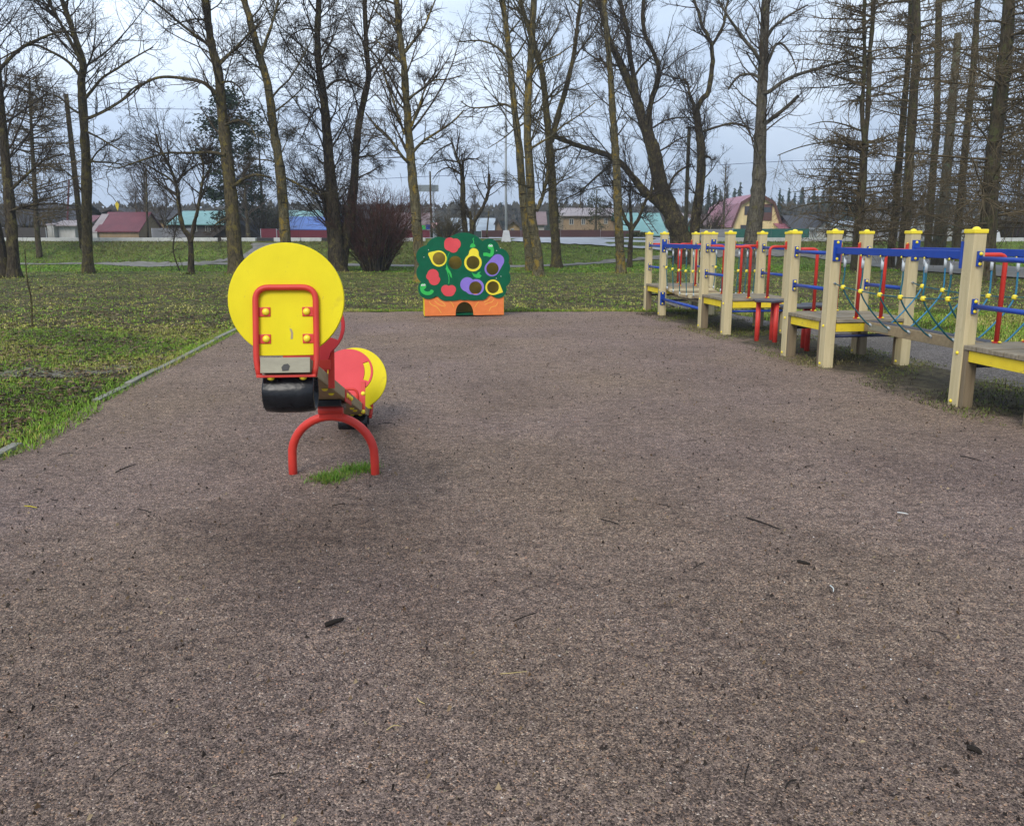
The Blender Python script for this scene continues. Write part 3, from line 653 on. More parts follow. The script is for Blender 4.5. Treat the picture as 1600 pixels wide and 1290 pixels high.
T('bare_tree','small forked tree with a broken orange branch stub on the left lawn','tree',BK_DARK,TW_DARK,'willow',(298,428),
  [([(298,428),(297,375),(286,357),(280,324),(276,290),(263,256),(250,232),(244,210)],9,3),([(298,380),(303,352),(308,332),(314,300),(318,262),(312,240)],7,3)],
  [([(276,290),(262,277),(246,268),(230,258),(212,252)],4,1.5),([(277,286),(290,270),(308,258),(330,252)],3,1.2),([(280,332),(266,345),(258,352)],3,1.2),([(316,285),(328,262),(336,240)],3,1.2)],
  nl=16,seed=3,llen=(1,2.4),low=.4,ext=0,scale=1.0)
T('aspen_tree','mossy brown aspen rising directly behind the yellow seesaw disc','tree',BK_ASP,TW_BROWN,'aspen',(371,430),
  [([(371,430),(366,375),(361,307),(354,240),(348,188),(342,119),(333,80),(327,51),(322,0)],26,11)],
  [([(338,147),(322,132),(307,126),(273,121),(250,121),(232,127),(215,138),(201,150),(170,171),(140,186)],6,2),
   ([(330,73),(305,55),(283,38),(262,20),(235,-2)],5,2.5),([(342,102),(355,88),(368,75),(385,57),(402,40)],5,2.5),
   ([(352,242),(330,238),(307,239),(281,239),(256,240),(211,254),(185,262),(160,258)],5,1.5),([(361,292),(372,286),(380,280),(400,273),(424,278)],7,3),
   ([(350,196),(372,188),(390,196),(400,215)],3.5,1.5),([(330,36),(310,30),(290,33),(262,42)],3,1.5),([(345,130),(362,128),(378,142),(384,165)],3.5,1.2),([(364,345),(352,342),(340,348),(336,352)],3.5,2)],
  nl=20,seed=4,llen=(1.6,3.4),pw=1.7)
T('birch_tree','pale birch with yellow lichen leaning left behind the big yellow disc','tree',BK_LICH,TW_OLIVE,'birch',(449,428),
  [([(449,428),(446,375),(440,290),(435,245),(428,205),(419,136),(407,92),(394,44),(381,-2)],18,9),([(408,88),(415,66),(424,41),(430,20),(435,-2)],5,3.5)],
  [([(442,276),(460,285),(482,297),(498,304)],4,2.5),([(436,232),(428,222),(415,216),(400,214)],3,1),([(441,258),(422,251),(402,249),(385,247)],3,1),
   ([(436,246),(444,230),(450,215)],2.5,1),([(412,112),(398,102),(380,92)],3,1),([(409,107),(400,90),(388,74)],2.5,1)],nl=18,seed=5,llen=(1.2,2.8))
T('bare_tree','dark bare tree with two tall trunks and a snapped stub beside the red brown shrub','tree',BK_DARK,TW_DARK,'birch',(527,425),
  [([(527,425),(525,385),(521,330),(516,273),(511,212),(506,154),(498,102),(496,51),(499,-2)],30,9),
   ([(531,420),(538,380),(547,341),(552,300),(554,273),(559,205),(569,154),(576,119),(574,90),(572,68),(570,-2)],22,7),
   ([(524,415),(518,380),(512,341),(508,318),(503,296)],14,8)],
  [([(511,138),(520,129),(533,125),(548,128),(566,138)],4,3),([(503,62),(516,72),(530,80),(540,92)],3.5,1.5),([(512,205),(500,170),(490,176),(478,200),(472,215)],3.5,1.2),
   ([(504,108),(518,98),(528,88),(538,84)],3.5,1.2),([(560,246),(574,244),(588,242),(602,232)],3.5,1.2),([(558,278),(576,270),(590,262),(600,256)],2.5,1),
   ([(546,332),(536,322),(526,318)],4,3),([(514,258),(500,252),(495,240),(500,228)],3.5,1.2),([(500,50),(480,45),(460,52),(448,66)],3,1)],
  nl=30,seed=6,llen=(1.6,3.4),scale=1.15,low=.3,pw=1.9)
T('birch_tree','lichen covered birch just left of the green fruit panel','tree',BK_LICH,TW_BROWN,'aspen',(656,442),
  [([(656,442),(655,400),(651,350),(649,324),(645,280),(641,239),(638,205),(636,171),(633,130),(631,102),(624,51),(619,-2)],18,9)],
  [([(638,254),(628,244),(615,225),(605,212),(592,201),(580,188),(571,176)],5,2),([(643,198),(655,165),(664,140),(677,118)],4,1.5),
   ([(646,237),(660,222),(678,210),(697,198),(712,186),(725,172)],5,2),([(633,82),(645,66),(663,42),(672,20),(681,-2)],4.5,2),
   ([(629,100),(616,88),(602,76),(585,60)],4.5,2),([(638,154),(650,146),(664,136),(677,126),(700,124),(722,118)],4,1.5),([(632,210),(622,180),(612,150),(604,130),(598,110)],4,1.5),
   ([(622,40),(606,34),(590,20),(578,6)],4,1.5)],nl=20,seed=7,llen=(1.4,3.2))
T('bare_tree','cut back tree with arching twigs right behind the green fruit panel','tree',BK_DARK,TW_DARK,'birch',(729,418),
  [([(729,418),(727,365),(724,345),(722,310),(722,280),(719,258),(712,240),(706,222)],9,3),([(730,410),(728,362),(725,330),(725,300),(723,270),(723,250)],7,4),
   ([(733,415),(739,352),(748,335),(757,318),(763,300),(764,272)],8,4),([(732,412),(736,362),(736,342),(733,330)],6,5)],
  [([(722,275),(712,266),(700,262),(686,268),(676,280)],3,1),([(723,252),(735,248),(748,250),(758,256)],2.5,1),([(760,305),(768,292),(780,284),(795,286)],3,1),
   ([(706,224),(690,232),(674,246),(660,262)],2.5,1),([(720,255),(700,250),(680,254),(662,258)],2.5,1)],nl=8,seed=8,llen=(.8,1.9),ext=0,low=.6,scale=.7,up=(25,60))
T('birch_tree','left of the twin lichen birches right of the fruit panel','tree',BK_LICH,TW_OLIVE,'aspen',(829,424),
  [([(829,424),(824,375),(817,307),(812,239),(808,205),(804,171),(797,102),(792,51),(785,-2)],14,8)],
  [([(797,100),(785,82),(770,70),(752,64),(735,64),(715,66)],4,1.5),([(803,170),(788,163),(772,166),(756,168),(735,168),(720,158)],4,1.5),([(796,52),(806,40),(814,30)],3,1.5),
   ([(805,200),(792,212),(778,222),(762,232)],2.5,1)],nl=18,seed=9,llen=(1.4,3.0))
T('birch_tree','right of the twin lichen birches right of the fruit panel','tree',BK_LICH,TW_OLIVE,'aspen',(842,432),
  [([(842,432),(838,385),(831,341),(828,273),(824,205),(826,136),(831,68),(834,-2)],17,9),([(838,330),(846,312),(852,290),(858,262)],6,5)],
  [([(829,120),(842,100),(858,92),(875,84),(900,66)],4,1.5),([(830,232),(846,222),(862,212),(880,196),(905,180),(930,160)],4,1.5),([(826,292),(810,285),(800,274)],3,1)],nl=18,seed=10,llen=(1.4,3.0))
T('bare_tree','mossy forked tree third from the fruit panel on its right','tree',BK_ASP,TW_BROWN,'willow',(870,419),
  [([(870,419),(868,375),(865,341),(862,273),(858,225),(855,190),(848,119),(838,85),(828,50),(818,20),(812,-2)],16,6),
   ([(861,222),(872,180),(882,147),(890,115),(896,89),(900,60),(903,34),(908,-2)],9,5)],
  [([(852,150),(866,150),(880,140),(900,140),(920,130)],3,1.2),([(842,88),(855,70),(868,50),(876,30)],3.5,1.5),([(868,360),(872,330),(868,310)],3,1.5),([(862,215),(845,205),(832,196)],3,1)],
  nl=22,seed=11,llen=(1.6,3.2),scale=1.1)
T('birch_tree','slender straight birch left of the leaning dark willow','tree',BK_LICH,TW_BROWN,'birch',(971,427),
  [([(971,427),(968,380),(966,341),(963,256),(960,210),(957,171),(954,120),(951,85),(947,40),(944,-2)],15,7)],[],nl=16,seed=12,llen=(.9,2.0),scale=.9)
T('bare_tree','short dark branching tree between the slender birch and the play platforms','tree',BK_DARK,TW_DARK,'willow',(983,419),
  [([(983,419),(985,385),(986,360),(978,345),(970,325),(962,305),(957,282)],9,3),([(986,362),(986,335),(984,310),(986,290)],6,3),([(986,360),(996,345),(1003,330),(1010,312),(1018,300),(1020,285)],6,3)],
  [([(1000,338),(1006,340),(1012,330)],3,1.5)],nl=12,seed=13,llen=(.8,2.0),ext=0,low=.4)
T('willow_tree','big dark leaning willow with three spreading trunks behind the play platforms','tree',BK_DARK,TW_DARK,'willow',(1072,412),
  [([(1072,412),(1064,375),(1056,350),(1046,324),(1032,290),(1022,239),(1014,215),(1005,191),(992,147),(980,122),(971,102),(960,80),(951,61),(944,30),(936,-2)],38,9),
   ([(1066,385),(1056,352),(1042,330),(1024,313),(1005,297),(988,276),(971,256),(950,243),(927,235),(896,225),(866,213)],22,7),
   ([(1022,236),(1016,212),(1014,190),(1015,171),(1020,150),(1026,130),(1029,106),(1022,85),(1010,60),(1004,30),(1006,-2)],12,6),
   ([(994,150),(990,120),(984,85),(981,51),(974,22),(968,-2)],10,6)],
  [([(1043,302),(1048,285),(1056,272),(1068,263),(1080,257)],4,3),([(993,117),(1002,104),(1016,90),(1026,82)],4,2),([(960,246),(948,262),(930,278),(905,300),(880,312)],5,1.5),
   ([(1020,200),(1040,188),(1060,184),(1085,184)],3,1.5),([(1024,240),(1045,228),(1060,218),(1080,212)],3,1.5),([(896,225),(880,232),(862,236)],4,2),
   ([(1010,300),(1024,298),(1040,300)],4,3),([(985,110),(965,103),(945,98),(925,88),(908,74)],4,1.5),([(1000,292),(975,292),(950,290),(920,296),(900,302)],3,1)],
  nl=30,seed=14,llen=(1.6,3.6),scale=1.1,low=.25,pw=2.1)
T('willow_tree','dark crooked willow right of the wooden pole behind the play platforms','tree',BK_DARK,TW_DARK,'willow',(1083,412),
  [([(1083,412),(1085,375),(1087,341),(1094,290),(1096,239),(1093,212),(1090,191),(1087,167)],19,11),([(1088,172),(1097,155),(1107,143),(1113,102),(1113,85),(1111,68),(1104,52),(1097,41),(1092,20),(1084,-2)],9,4),
   ([(1112,72),(1122,55),(1131,38),(1134,15),(1138,-2)],4,3),([(1087,170),(1080,155),(1077,147),(1075,132),(1068,124)],6,3)],
  [([(1095,350),(1105,338),(1115,325),(1125,314)],3,1.5),([(1098,206),(1115,200),(1142,193),(1160,196),(1178,203)],4,2),([(1098,246),(1104,244),(1110,247)],4,3)],
  nl=20,pw=1.5,seed=15,llen=(1.2,2.8),scale=1.0,low=.3)
T('aspen_tree','tallest thick grey aspen in front of the pink roofed house','tree',BK_BIR,TW_BROWN,'aspen',(1173,425),
  [([(1173,425),(1176,375),(1182,324),(1186,280),(1187,239),(1189,190),(1191,136),(1194,68),(1197,-2)],29,12)],
  [([(1189,98),(1178,80),(1162,61),(1150,44),(1138,27),(1121,-2)],6,3),([(1187,122),(1178,117),(1168,116),(1155,119),(1146,128),(1138,140)],5,3),
   ([(1192,147),(1204,142),(1220,130),(1241,119),(1262,112),(1282,106),(1310,98),(1344,89)],7,3),([(1190,195),(1200,190),(1210,182),(1221,174),(1235,162),(1247,150)],7,5),
   ([(1196,106),(1204,88),(1211,72),(1218,68),(1228,74),(1238,90),(1244,108)],5,1.5),([(1198,60),(1208,44),(1222,32),(1240,20),(1262,8)],5,2),([(1184,110),(1172,92),(1166,80)],3,1.5)],
  nl=20,seed=16,llen=(1.4,3.2))
def larch(label,base,stems,seed,nl=60,llen=(1.3,3.0),low=.17,limbs=(),azi=None,**k):
    tree('larch_tree',label,'tree',BK_LAR,TW_LARCH,'larch',base,stems,limbs,nl=nl,llen=llen,low=low,seed=seed,flare=1.2,azi=azi,**k)
larch('forked larch nearest the grey aspen, long drooping boughs reaching left',(1336,425),
  [([(1336,425),(1339,379),(1343,330),(1347,290),(1350,240),(1351,222)],15,11),([(1350,226),(1347,171),(1350,120),(1351,85),(1350,40),(1351,-2)],7,5),([(1351,226),(1356,171),(1358,120),(1359,85),(1363,40),(1364,-2)],8,6)],
  21,nl=56,limbs=[([(1344,240),(1320,226),(1290,222),(1250,230),(1215,243)],3,1.2),([(1340,318),(1300,316),(1260,320),(1230,330)],3,1),([(1342,285),(1320,282),(1300,286),(1270,296),(1240,300)],3,1),([(1346,205),(1320,195),(1290,190),(1262,196)],3,1)],azi=(math.pi,math.pi,math.pi,0,-1.57,1.57))
larch('left one of the two close dark larches behind the rope bridge',(1390,420),[([(1390,420),(1393,386),(1398,340),(1402,290),(1409,205),(1417,119),(1421,60),(1424,-2)],14,7)],22,nl=50)
larch('right one of the two close dark larches behind the rope bridge',(1409,422),[([(1409,422),(1412,386),(1416,340),(1419,290),(1426,171),(1432,85),(1432,-2)],18,11)],23,nl=55)
larch('thin larch just left of the bare grey pole',(1449,400),[([(1449,400),(1451,358),(1456,290),(1463,205),(1465,102),(1467,-2)],12,9)],24,nl=50)
larch('larch just right of the bare grey pole',(1492,405),[([(1492,405),(1494,382),(1501,307),(1511,205),(1521,102),(1528,-2)],14,8)],25,nl=56)
larch('thickest larch with a leaning trunk near the right edge of the view',(1540,440),[([(1540,440),(1543,382),(1549,273),(1560,171),(1569,102),(1577,-2)],27,17)],26,nl=70,llen=(1.6,3.6))
larch('larch at the extreme right with only its brown boughs in view',(1640,430),[([(1640,430),(1646,380),(1655,273),(1665,171),(1672,90),(1680,-2)],20,14)],27,nl=95,llen=(2.4,4.6),azi=(math.pi,math.pi,-1.57,2.2,3.6))
larch('dense twiggy larch behind the far left double trunk',(62,402),[([(62,402),(57,350),(54,290),(51,240),(49,200),(47,160),(46,120)],9,3)],28,nl=80,llen=(1.6,3.4),ext=0)
# trees further back
def far_tree(px,Y,top,w,label,style='birch',nl=26,seed=50,bk=BK_ASP,tw=TW_FAR,llen=(1.5,3),lean=0,**k):
    b0=PY(px,372,Y); py=600-F*((1.12-CAMH)/Y+0) if False else 372
    tree('bare_tree',label,'tree',bk,tw,style,(px,py),[([(px,py),(px+lean*.3,py-(py-top)*.35),(px+lean*.7,py-(py-top)*.7),(px+lean,top)],w,w*.3)],(),nl=nl,llen=llen,seed=seed,ext=0,low=.2,**k)
_GT=GT
def far_at(Y):
    def f(px,py):
        z=Y/ (CP+SP*((600-py)/F)); return Vector(((px-800)/F*z,Y,hgt(0,Y)))
    return f
for a in [(228,66,268,6,'thin pale birch beyond the road right of the maroon shed','birch',34,51,BK_BIR,-3),
          (258,62,300,4,'slim pale sapling behind the grey fence on the left','birch',20,52,BK_BIR,2),
          (214,72,300,3,'faint bare tree behind the maroon shed','birch',24,53,BK_ASP,-2),
          (388,60,262,7,'bare forked tree behind the dark gabled cottage','aspen',26,54,BK_DARK,-8),
          (398,70,238,4,'thin leaning bare tree between the mossy aspen and the pale birch','birch',26,55,BK_DARK,-10),
          (1130,88,262,4,'faint bare tree left of the pink roofed house','willow',40,56,BK_ASP,4),
          (742,82,300,4,'faint bare tree far behind the cut back tree','willow',30,57,BK_ASP,0),
          (1290,84,318,3,'small bare tree by the white gabled house','willow',20,58,BK_ASP,4),
          (1362,80,310,4,'thin bare tree beyond the road behind the rope bridge','willow',24,59,BK_DARK,6),
          (1440,84,300,4,'bare tree beyond the road left of the grey pole','willow',24,60,BK_DARK,3),
          (1590,78,250,8,'broad bare tree beyond the road at the right edge','willow',44,61,BK_DARK,4),
          (6,70,250,6,'broad bare tree beyond the road at the left edge','willow',44,62,BK_DARK,4),
          (905,84,298,3,'small bare tree before the long brown house','birch',24,63,BK_ASP,2),
          (590,84,330,3,'low bare tree beside the pale pink roof','willow',24,64,BK_ASP,2)]:
    px,Y,top,w,lab,sty,nl,sd,bk,lean=a
    GT=far_at(Y); far_tree(px,Y,top,w,lab,sty,nl=nl,seed=sd,bk=bk,lean=lean,llen=(.9,2.4) if w<6 else (1.4,3.4),scale=.8)
    GT=_GT
# --- red brown shrub: many stems from one stool
def shrub(name,label,base,n,hpx,spread,tw,bkm,seed,w=3.0,scale=1.0,style='shrub',cat='shrub'):
    R.seed(seed); st=ST[style]; b=GT(*base); root=empty(name,b,label,cat); ppm=b.y*.983/F
    H=hpx*ppm; stems=[];out=[]
    for i in range(n):
        a=R.uniform(0,6.283); rad=spread*ppm*math.sqrt(R.random()); s=Vector((math.cos(a)*rad*.35,math.sin(a)*rad*.35,-.05))+b
        d=Vector((math.cos(a)*rad*.9,math.sin(a)*rad*.9,H)).normalized(); h=H*R.uniform(.6,1.05)
        pts=[s.copy()];dirs=[d.copy()];p=s.copy()
        for k in range(7):
            d=(d+rnd_perp(d)*.12+Vector((math.cos(a)*.06,math.sin(a)*.06,0))).normalized(); p=p+d*h/7; pts.append(p.copy());dirs.append(d.copy())
        r0=w/2*ppm*R.uniform(.5,1.1); rr=[r0*(1-.8*k/7) for k in range(8)]
        stems.append((np.array([tuple(q) for q in pts]),np.array(rr)))
        for c in range(int(7*scale)):
            t=R.uniform(.15,1);f=t*7;k=min(int(f),6);q=pts[k].lerp(pts[k+1],f-k); an=math.radians(R.uniform(15,55))
            grow(q,(dirs[k]*math.cos(an)+rnd_perp(dirs[k])*math.sin(an)).normalized(),h*R.uniform(.18,.42),max(.006,rr[k]*.5),1,st,out,1.2)
    v,f=tubes_np(stems,5,b); link('stem',mesh_np('stem',v,f),bkm,root)
    V=[];Fs=[];off=0
    for lev,k in ((1,3),(2,3)):
        pl=[(p,r) for l,p,r in out if l==lev]
        if pl:
            v,f=tubes_np(pl,k,b);V.append(v);Fs.append(f+off);off+=len(v)
    link('crown',mesh_np('crown',np.concatenate(V),np.concatenate(Fs)),tw,root)
shrub('bare_shrub','dense red brown multi stemmed shrub beside the dark double trunk',(588,424),105,128,52,TW_RED,BK_DARK,301,w=2.8,scale=2.0)
GT=far_at(50); shrub('bare_shrub','low bare shrub clump behind the top left of the fruit panel',(697,372),55,38,30,TW_OLIVE,BK_ASP,302,w=2,scale=1.0); GT=_GT
GT=far_at(66); shrub('bare_shrub','grey brown thicket behind the blue roof',(412,372),80,60,50,TW_FAR,BK_ASP,303,w=2); 
shrub('bare_shrub','brown thicket beyond the road at the right edge',(1580,372),110,80,60,TW_FAR,BK_ASP,304,w=2)
shrub('bare_shrub','brown thicket behind the sheds at the far left',(40,372),110,60,70,TW_FAR,BK_ASP,305,w=2)
shrub('bare_shrub','brown thicket between the green shed and the pink roofed house',(1105,372),60,48,30,TW_FAR,BK_ASP,306,w=2)
GT=_GT
# sapling on the lawn
R.seed(5); sb=GT(50,512); rt=empty('sapling',sb,'thin leafless sapling stick growing in the lawn on the left','sapling')
p=[sb+Vector((0,0,-.03)),PY(49,470,sb.y),PY(43,440,sb.y),PY(40,408,sb.y),PY(39,388,sb.y)]
o=MB().tube(smooth(p,4),[.016-.0007*i for i in range(17)],6).build('stem',BK_DARK,rt,org=sb)
out=[]
for i in range(9): grow(p[1].lerp(p[4],R.random()),Vector((R.uniform(-1,1),R.uniform(-.6,.6),R.uniform(.2,.9))).normalized(),R.uniform(.15,.4),.005,2,ST['aspen'],out)
v,f=tubes_np([(a,b*.6) for l,a,b in out],3,sb); link('crown',mesh_np('crown',v,f),TW_DARK,rt)
# dead twiggy branch hanging low beside the small forked tree
R.seed(9); hb=PY(272,345,33); out=[]
bt=GT(281,424)
GT_=None
rt=empty('fallen_branch',bt,'twiggy dead branch leaning against the small forked tree','branch')
q=[bt,PY(271,395,bt.y),PY(272,372,bt.y),PY(276,352,bt.y)]
sm=smooth(q,3)
for i in range(26): 
    t=R.random(); a=sm[0].lerp(sm[-1],t); grow(a,Vector((R.uniform(-1,1),R.uniform(-.4,.4),R.uniform(-1.,.1))).normalized(),R.uniform(.4,1.1),.009,1,ST['shrub'],out)
MB().tube(sm,[.03]*len(sm),5).build('stem',BK_DARK,rt,org=bt)
v,f=tubes_np([(a,b) for l,a,b in out if l==1],3,bt); v2,f2=tubes_np([(a,b) for l,a,b in out if l==2],3,bt); link('crown',mesh_np('crown',np.concatenate([v,v2]),np.concatenate([f,f2+len(v)])),TW_DARK,rt)
# --- conifers: needle clumps on drooping boughs
def conifer_mesh(h,w,seed,n=900,rag=.35,cone=True,lo=.08,cl=.35):
    r=random.Random(seed);V=[];Fc=[]
    cen=[]
    for i in range(0 if cone else 70):
        t=lo+(1-lo)*r.random(); rad=w/2*(math.sin(math.pi*min(1,max(.04,(t-lo)/(1-lo)))**.75)**.5); a=r.uniform(0,6.283); q=rad*r.uniform(.25,1.0); cen.append((math.cos(a)*q,math.sin(a)*q,t*h+r.uniform(-.3,.3),r.uniform(.10,.24)*w))
    for i in range(n):
        t=lo+(1-lo)*(1-(1-r.random())**.5) if cone else lo+(1-lo)*r.random()
        rad=w/2*((1-t)**.8 if cone else (math.sin(math.pi*min(1,max(0,(t-lo)/(1-lo)))**.8)**.6))
        lump=.6+.4*math.sin(t*h*3.1+r.random())+.0
        a=r.uniform(0,6.283); rr=rad*r.uniform(.15,1)*(1-rag*r.random())*lump
        c=Vector((math.cos(a)*rr,math.sin(a)*rr,t*h-rr*.25)); s=cl*r.uniform(.5,1.2)
        if cen: k=cen[i%len(cen)]; c=Vector((k[0]+r.gauss(0,.5)*k[3],k[1]+r.gauss(0,.5)*k[3],k[2]+r.gauss(0,.28)*k[3])); s=cl*.75*r.uniform(.4,1.1)
        e=Vector((math.cos(a),math.sin(a),-.35+r.uniform(-.3,.3))).normalized()
        side=Vector((-math.sin(a),math.cos(a),r.uniform(-.5,.5))).normalized()
        b=len(V); V+= [c-side*s*.45,c+side*s*.45,c+e*s,c-e*s*.25+Vector((0,0,s*.3))]
        Fc+=[(b,b+1,b+2,b+3)]
    return np.array([tuple(v) for v in V]),np.array(Fc)
def conifer(px,ytop,Y,wpx,label,m,seed,n=900,group=None,name='spruce_tree',cone=True,lo=.08,base=None,src=None):
    zb=hgt(0,Y); top=PY(px,ytop,Y); b=Vector((top.x,Y,zb)); h=top.z-zb; w=wpx*Y*.983/F
    root=empty(name,b,label,'tree',group)
    MB().tube([(0,0,-.1),(0,0,h*.97)],[w*.035+.06,.03],7).build('trunk',BK_LAR,root)
    v,f=conifer_mesh(h,w,seed,n,cone=cone,lo=lo,cl=max(.22,w*.075)); link('crown',mesh_np('crown',v,f,smooth=False),m,root)
conifer(355,140,62,104,'tall loose dark spruce behind the mossy aspen on the left',NEEDLE,401,6500,lo=.14,cone=False)
conifer(402,185,66,56,'narrower dark spruce between the mossy aspen and the pale birch',NEEDLE,402,3200,lo=.16,cone=False)
conifer(932,296,72,36,'young green pine in front of the long brown house',NEEDLE2,403,1500,lo=.05,name='pine_tree',cone=False)
conifer(868,300,74,26,'small green pine left of the long brown house',NEEDLE2,404,1000,lo=.05,name='pine_tree',cone=False)
conifer(424,330,76,44,'rounded dark evergreen beside the blue roof',NEEDLE2,405,1500,lo=.02,name='pine_tree',cone=False)
# skyline conifers
R.seed(77); sky=[]
for px in (1098,1108,1118,1126,1137,1148,1157): sky.append((px,R.uniform(286,304),R.uniform(10,15)))
for px in range(1208,1340,9): sky.append((px+R.uniform(-3,3),R.uniform(290,312),R.uniform(11,17)))
for px in range(1345,1600,14): sky.append((px+R.uniform(-5,5),R.uniform(300,322),R.uniform(11,17)))
for px in range(1000,1095,11): sky.append((px+R.uniform(-4,4),R.uniform(306,326),R.uniform(9,13)))
for px in range(760,1000,24): sky.append((px+R.uniform(-9,9),R.uniform(310,328),R.uniform(9,13)))
for px in range(10,640,34): sky.append((px+R.uniform(-12,12),R.uniform(318,334),R.uniform(9,13)))
sk=[]
for s in range(5):
    v,f=conifer_mesh(1,.40,500+s,900,cl=.085); sk.append(mesh_np('crown',v,f,smooth=False)); sk[-1].materials.append(NEEDLE)
tm=MB().tube([(0,0,0),(0,0,.95)],[.014,.003],5).mesh('trunk'); tm.materials.append(BK_LAR)
for i,(px,yt,w) in enumerate(sky):
    Y=R.uniform(150,200); top=PY(px,yt,Y); h=top.z-1.1
    w*=R.uniform(1.1,1.9); root=empty('spruce_tree',(top.x,Y,1.1),'distant dark spruce standing in the skyline forest','tree','spruces on the skyline')
    for me in (tm,sk[i%5]):
        o=bpy.data.objects.new('trunk' if me is tm else 'crown',me); C.objects.link(o); o.parent=root; sc=h; o.scale=(w*Y*.8/F/.34,)*2+(h,) 
# far bare wood: one mass of thin trees
R.seed(88); polys=[]
for i in range(620):
    px=R.uniform(-250,1850); Y=R.uniform(175,240); yt=R.uniform(312,338)+ (0 if px>700 else 5); top=PY(px,yt,Y); x=top.x; h=top.z-1.1
    z=Vector((x,Y,1.0)); polys.append((np.array([(x,Y,1.0),(x+R.uniform(-.3,.3),Y,1+h*.5),(x+R.uniform(-.5,.5),Y,1+h)]),np.array([.17,.11,.02])))
    for k in range(44):
        t=R.uniform(.1,.95); a=R.uniform(0,6.283); L=h*R.uniform(.12,.34)*(1.15-t); q=(x,Y,1+h*t)
        e=(q[0]+math.cos(a)*L*.8,q[1]+math.sin(a)*L*.8,q[2]+L*R.uniform(.4,1.1)); m_=((q[0]+e[0])/2+R.uniform(-.2,.2),(q[1]+e[1])/2,(q[2]+e[2])/2)
        polys.append((np.array([q,m_,e]),np.array([.07,.055,.02])))
v,f=tubes_np(polys,3,(0,0,0)); tag(link('distant_wood',mesh_np('distant_wood',v,f),TW_FAR),'grey brown bare wood forming the skyline behind the houses','wood',None,'stuff')
# undergrowth behind the village so the wood reads solid low down
R.seed(89);V=[];Fc=[]
for i in range(42000):
    px=R.uniform(-250,1850); Y=R.uniform(165,235); z=1+ (R.random()**1.2)*6.6; x=(px-800)/F*Y*.983; s=R.uniform(.4,.95); a=R.uniform(0,3.14)
    b=len(V); dx,dy=math.cos(a)*s,math.sin(a)*s; V+=[(x-dx,Y-dy,z),(x+dx,Y+dy,z+R.uniform(-.3,.3)),(x+R.uniform(-.4,.4),Y+R.uniform(-.4,.4),z+s*1.5)]; Fc.append((b,b+1,b+2))
tag(link('distant_undergrowth',mesh_np('distant_undergrowth',np.array(V),np.array(Fc),smooth=False),simple('undergrowth',(.06,.055,.042))),'brown undergrowth along the foot of the distant wood','undergrowth',None,'stuff')
# ================================================================ rope bridge play platforms
PH=1.52; PW=.118; DZ=.565
def post_mesh():
    return MB().box(-PW/2,PW/2,-PW/2,PW/2,-.15,PH).mesh('post',bevel=.006)
POSTM=post_mesh(); POSTM.materials.append(CREAM)
cm=MB().box(-.067,.067,-.067,.067,PH-.002,PH+.034); CAPM=cm.mesh('cap',bevel=.007); CAPM.materials.append(Y_CAP)
kn=MB().dome((0,0,PH+.032),(0,0,1),.034,12,.7).mesh('cap_knob'); kn.materials.append(Y_CAP)
BOLTM=MB().dome((0,0,0),(0,-1,0),.017,10,.8).mesh('bolt'); BOLTM.materials.append(Y_CAP); BOLTM.polygons.foreach_set('use_smooth',[True]*len(BOLTM.polygons))
LOWFACEM=MB().box(-.028,.028,-.05,.05,-.15,DZ-.04).mesh('worn_shaded_face',bevel=.005); LOWFACEM.materials.append(BROWNTIMBER)  # added brown board standing for the post's worn and shaded side below deck
def newobj(n,me,par,loc=(0,0,0),rot=(0,0,0)):
    o=bpy.data.objects.new(n,me); C.objects.link(o); o.parent=par; o.location=loc; o.rotation_euler=rot; return o
def rail_mesh(L,r=.019):
    return MB().tube([(0,0,0),(L,0,0)],r,12).mesh('rail')
def post(par,x,y,inner,side):        # inner: +1/-1 where the deck lies along u, side: -1 faces the gravel
    p=newobj('post',POSTM,par,(x,y,0)); newobj('cap',CAPM,p); newobj('knob',kn,p)
    newobj('bolt',BOLTM,p,(-.02,-PW/2,.055)); newobj('bolt',BOLTM,p,(.0,-PW/2,DZ-.075))
    newobj('worn_shaded_face',LOWFACEM,p,(inner*(PW/2+.0285),0,0))
    return p
def bracket(par,x,y,z,ux,h=.15,flip=1):  # blue plate on the post face with a bolt above and below
    o=MB().box(-.012,.012,-.022,.022,-h/2,h/2).build('bracket',B_PAINT,par,bevel=.004); o.location=(x+ux*(PW/2+.012),y,z)
    b=newobj('bolt',BOLTM,o,(ux*.012,0,h/2-.022),(0,0,math.pi/2*ux)); newobj('bolt',BOLTM,o,(ux*.012,0,-h/2+.022),(0,0,math.pi/2*ux)); return o
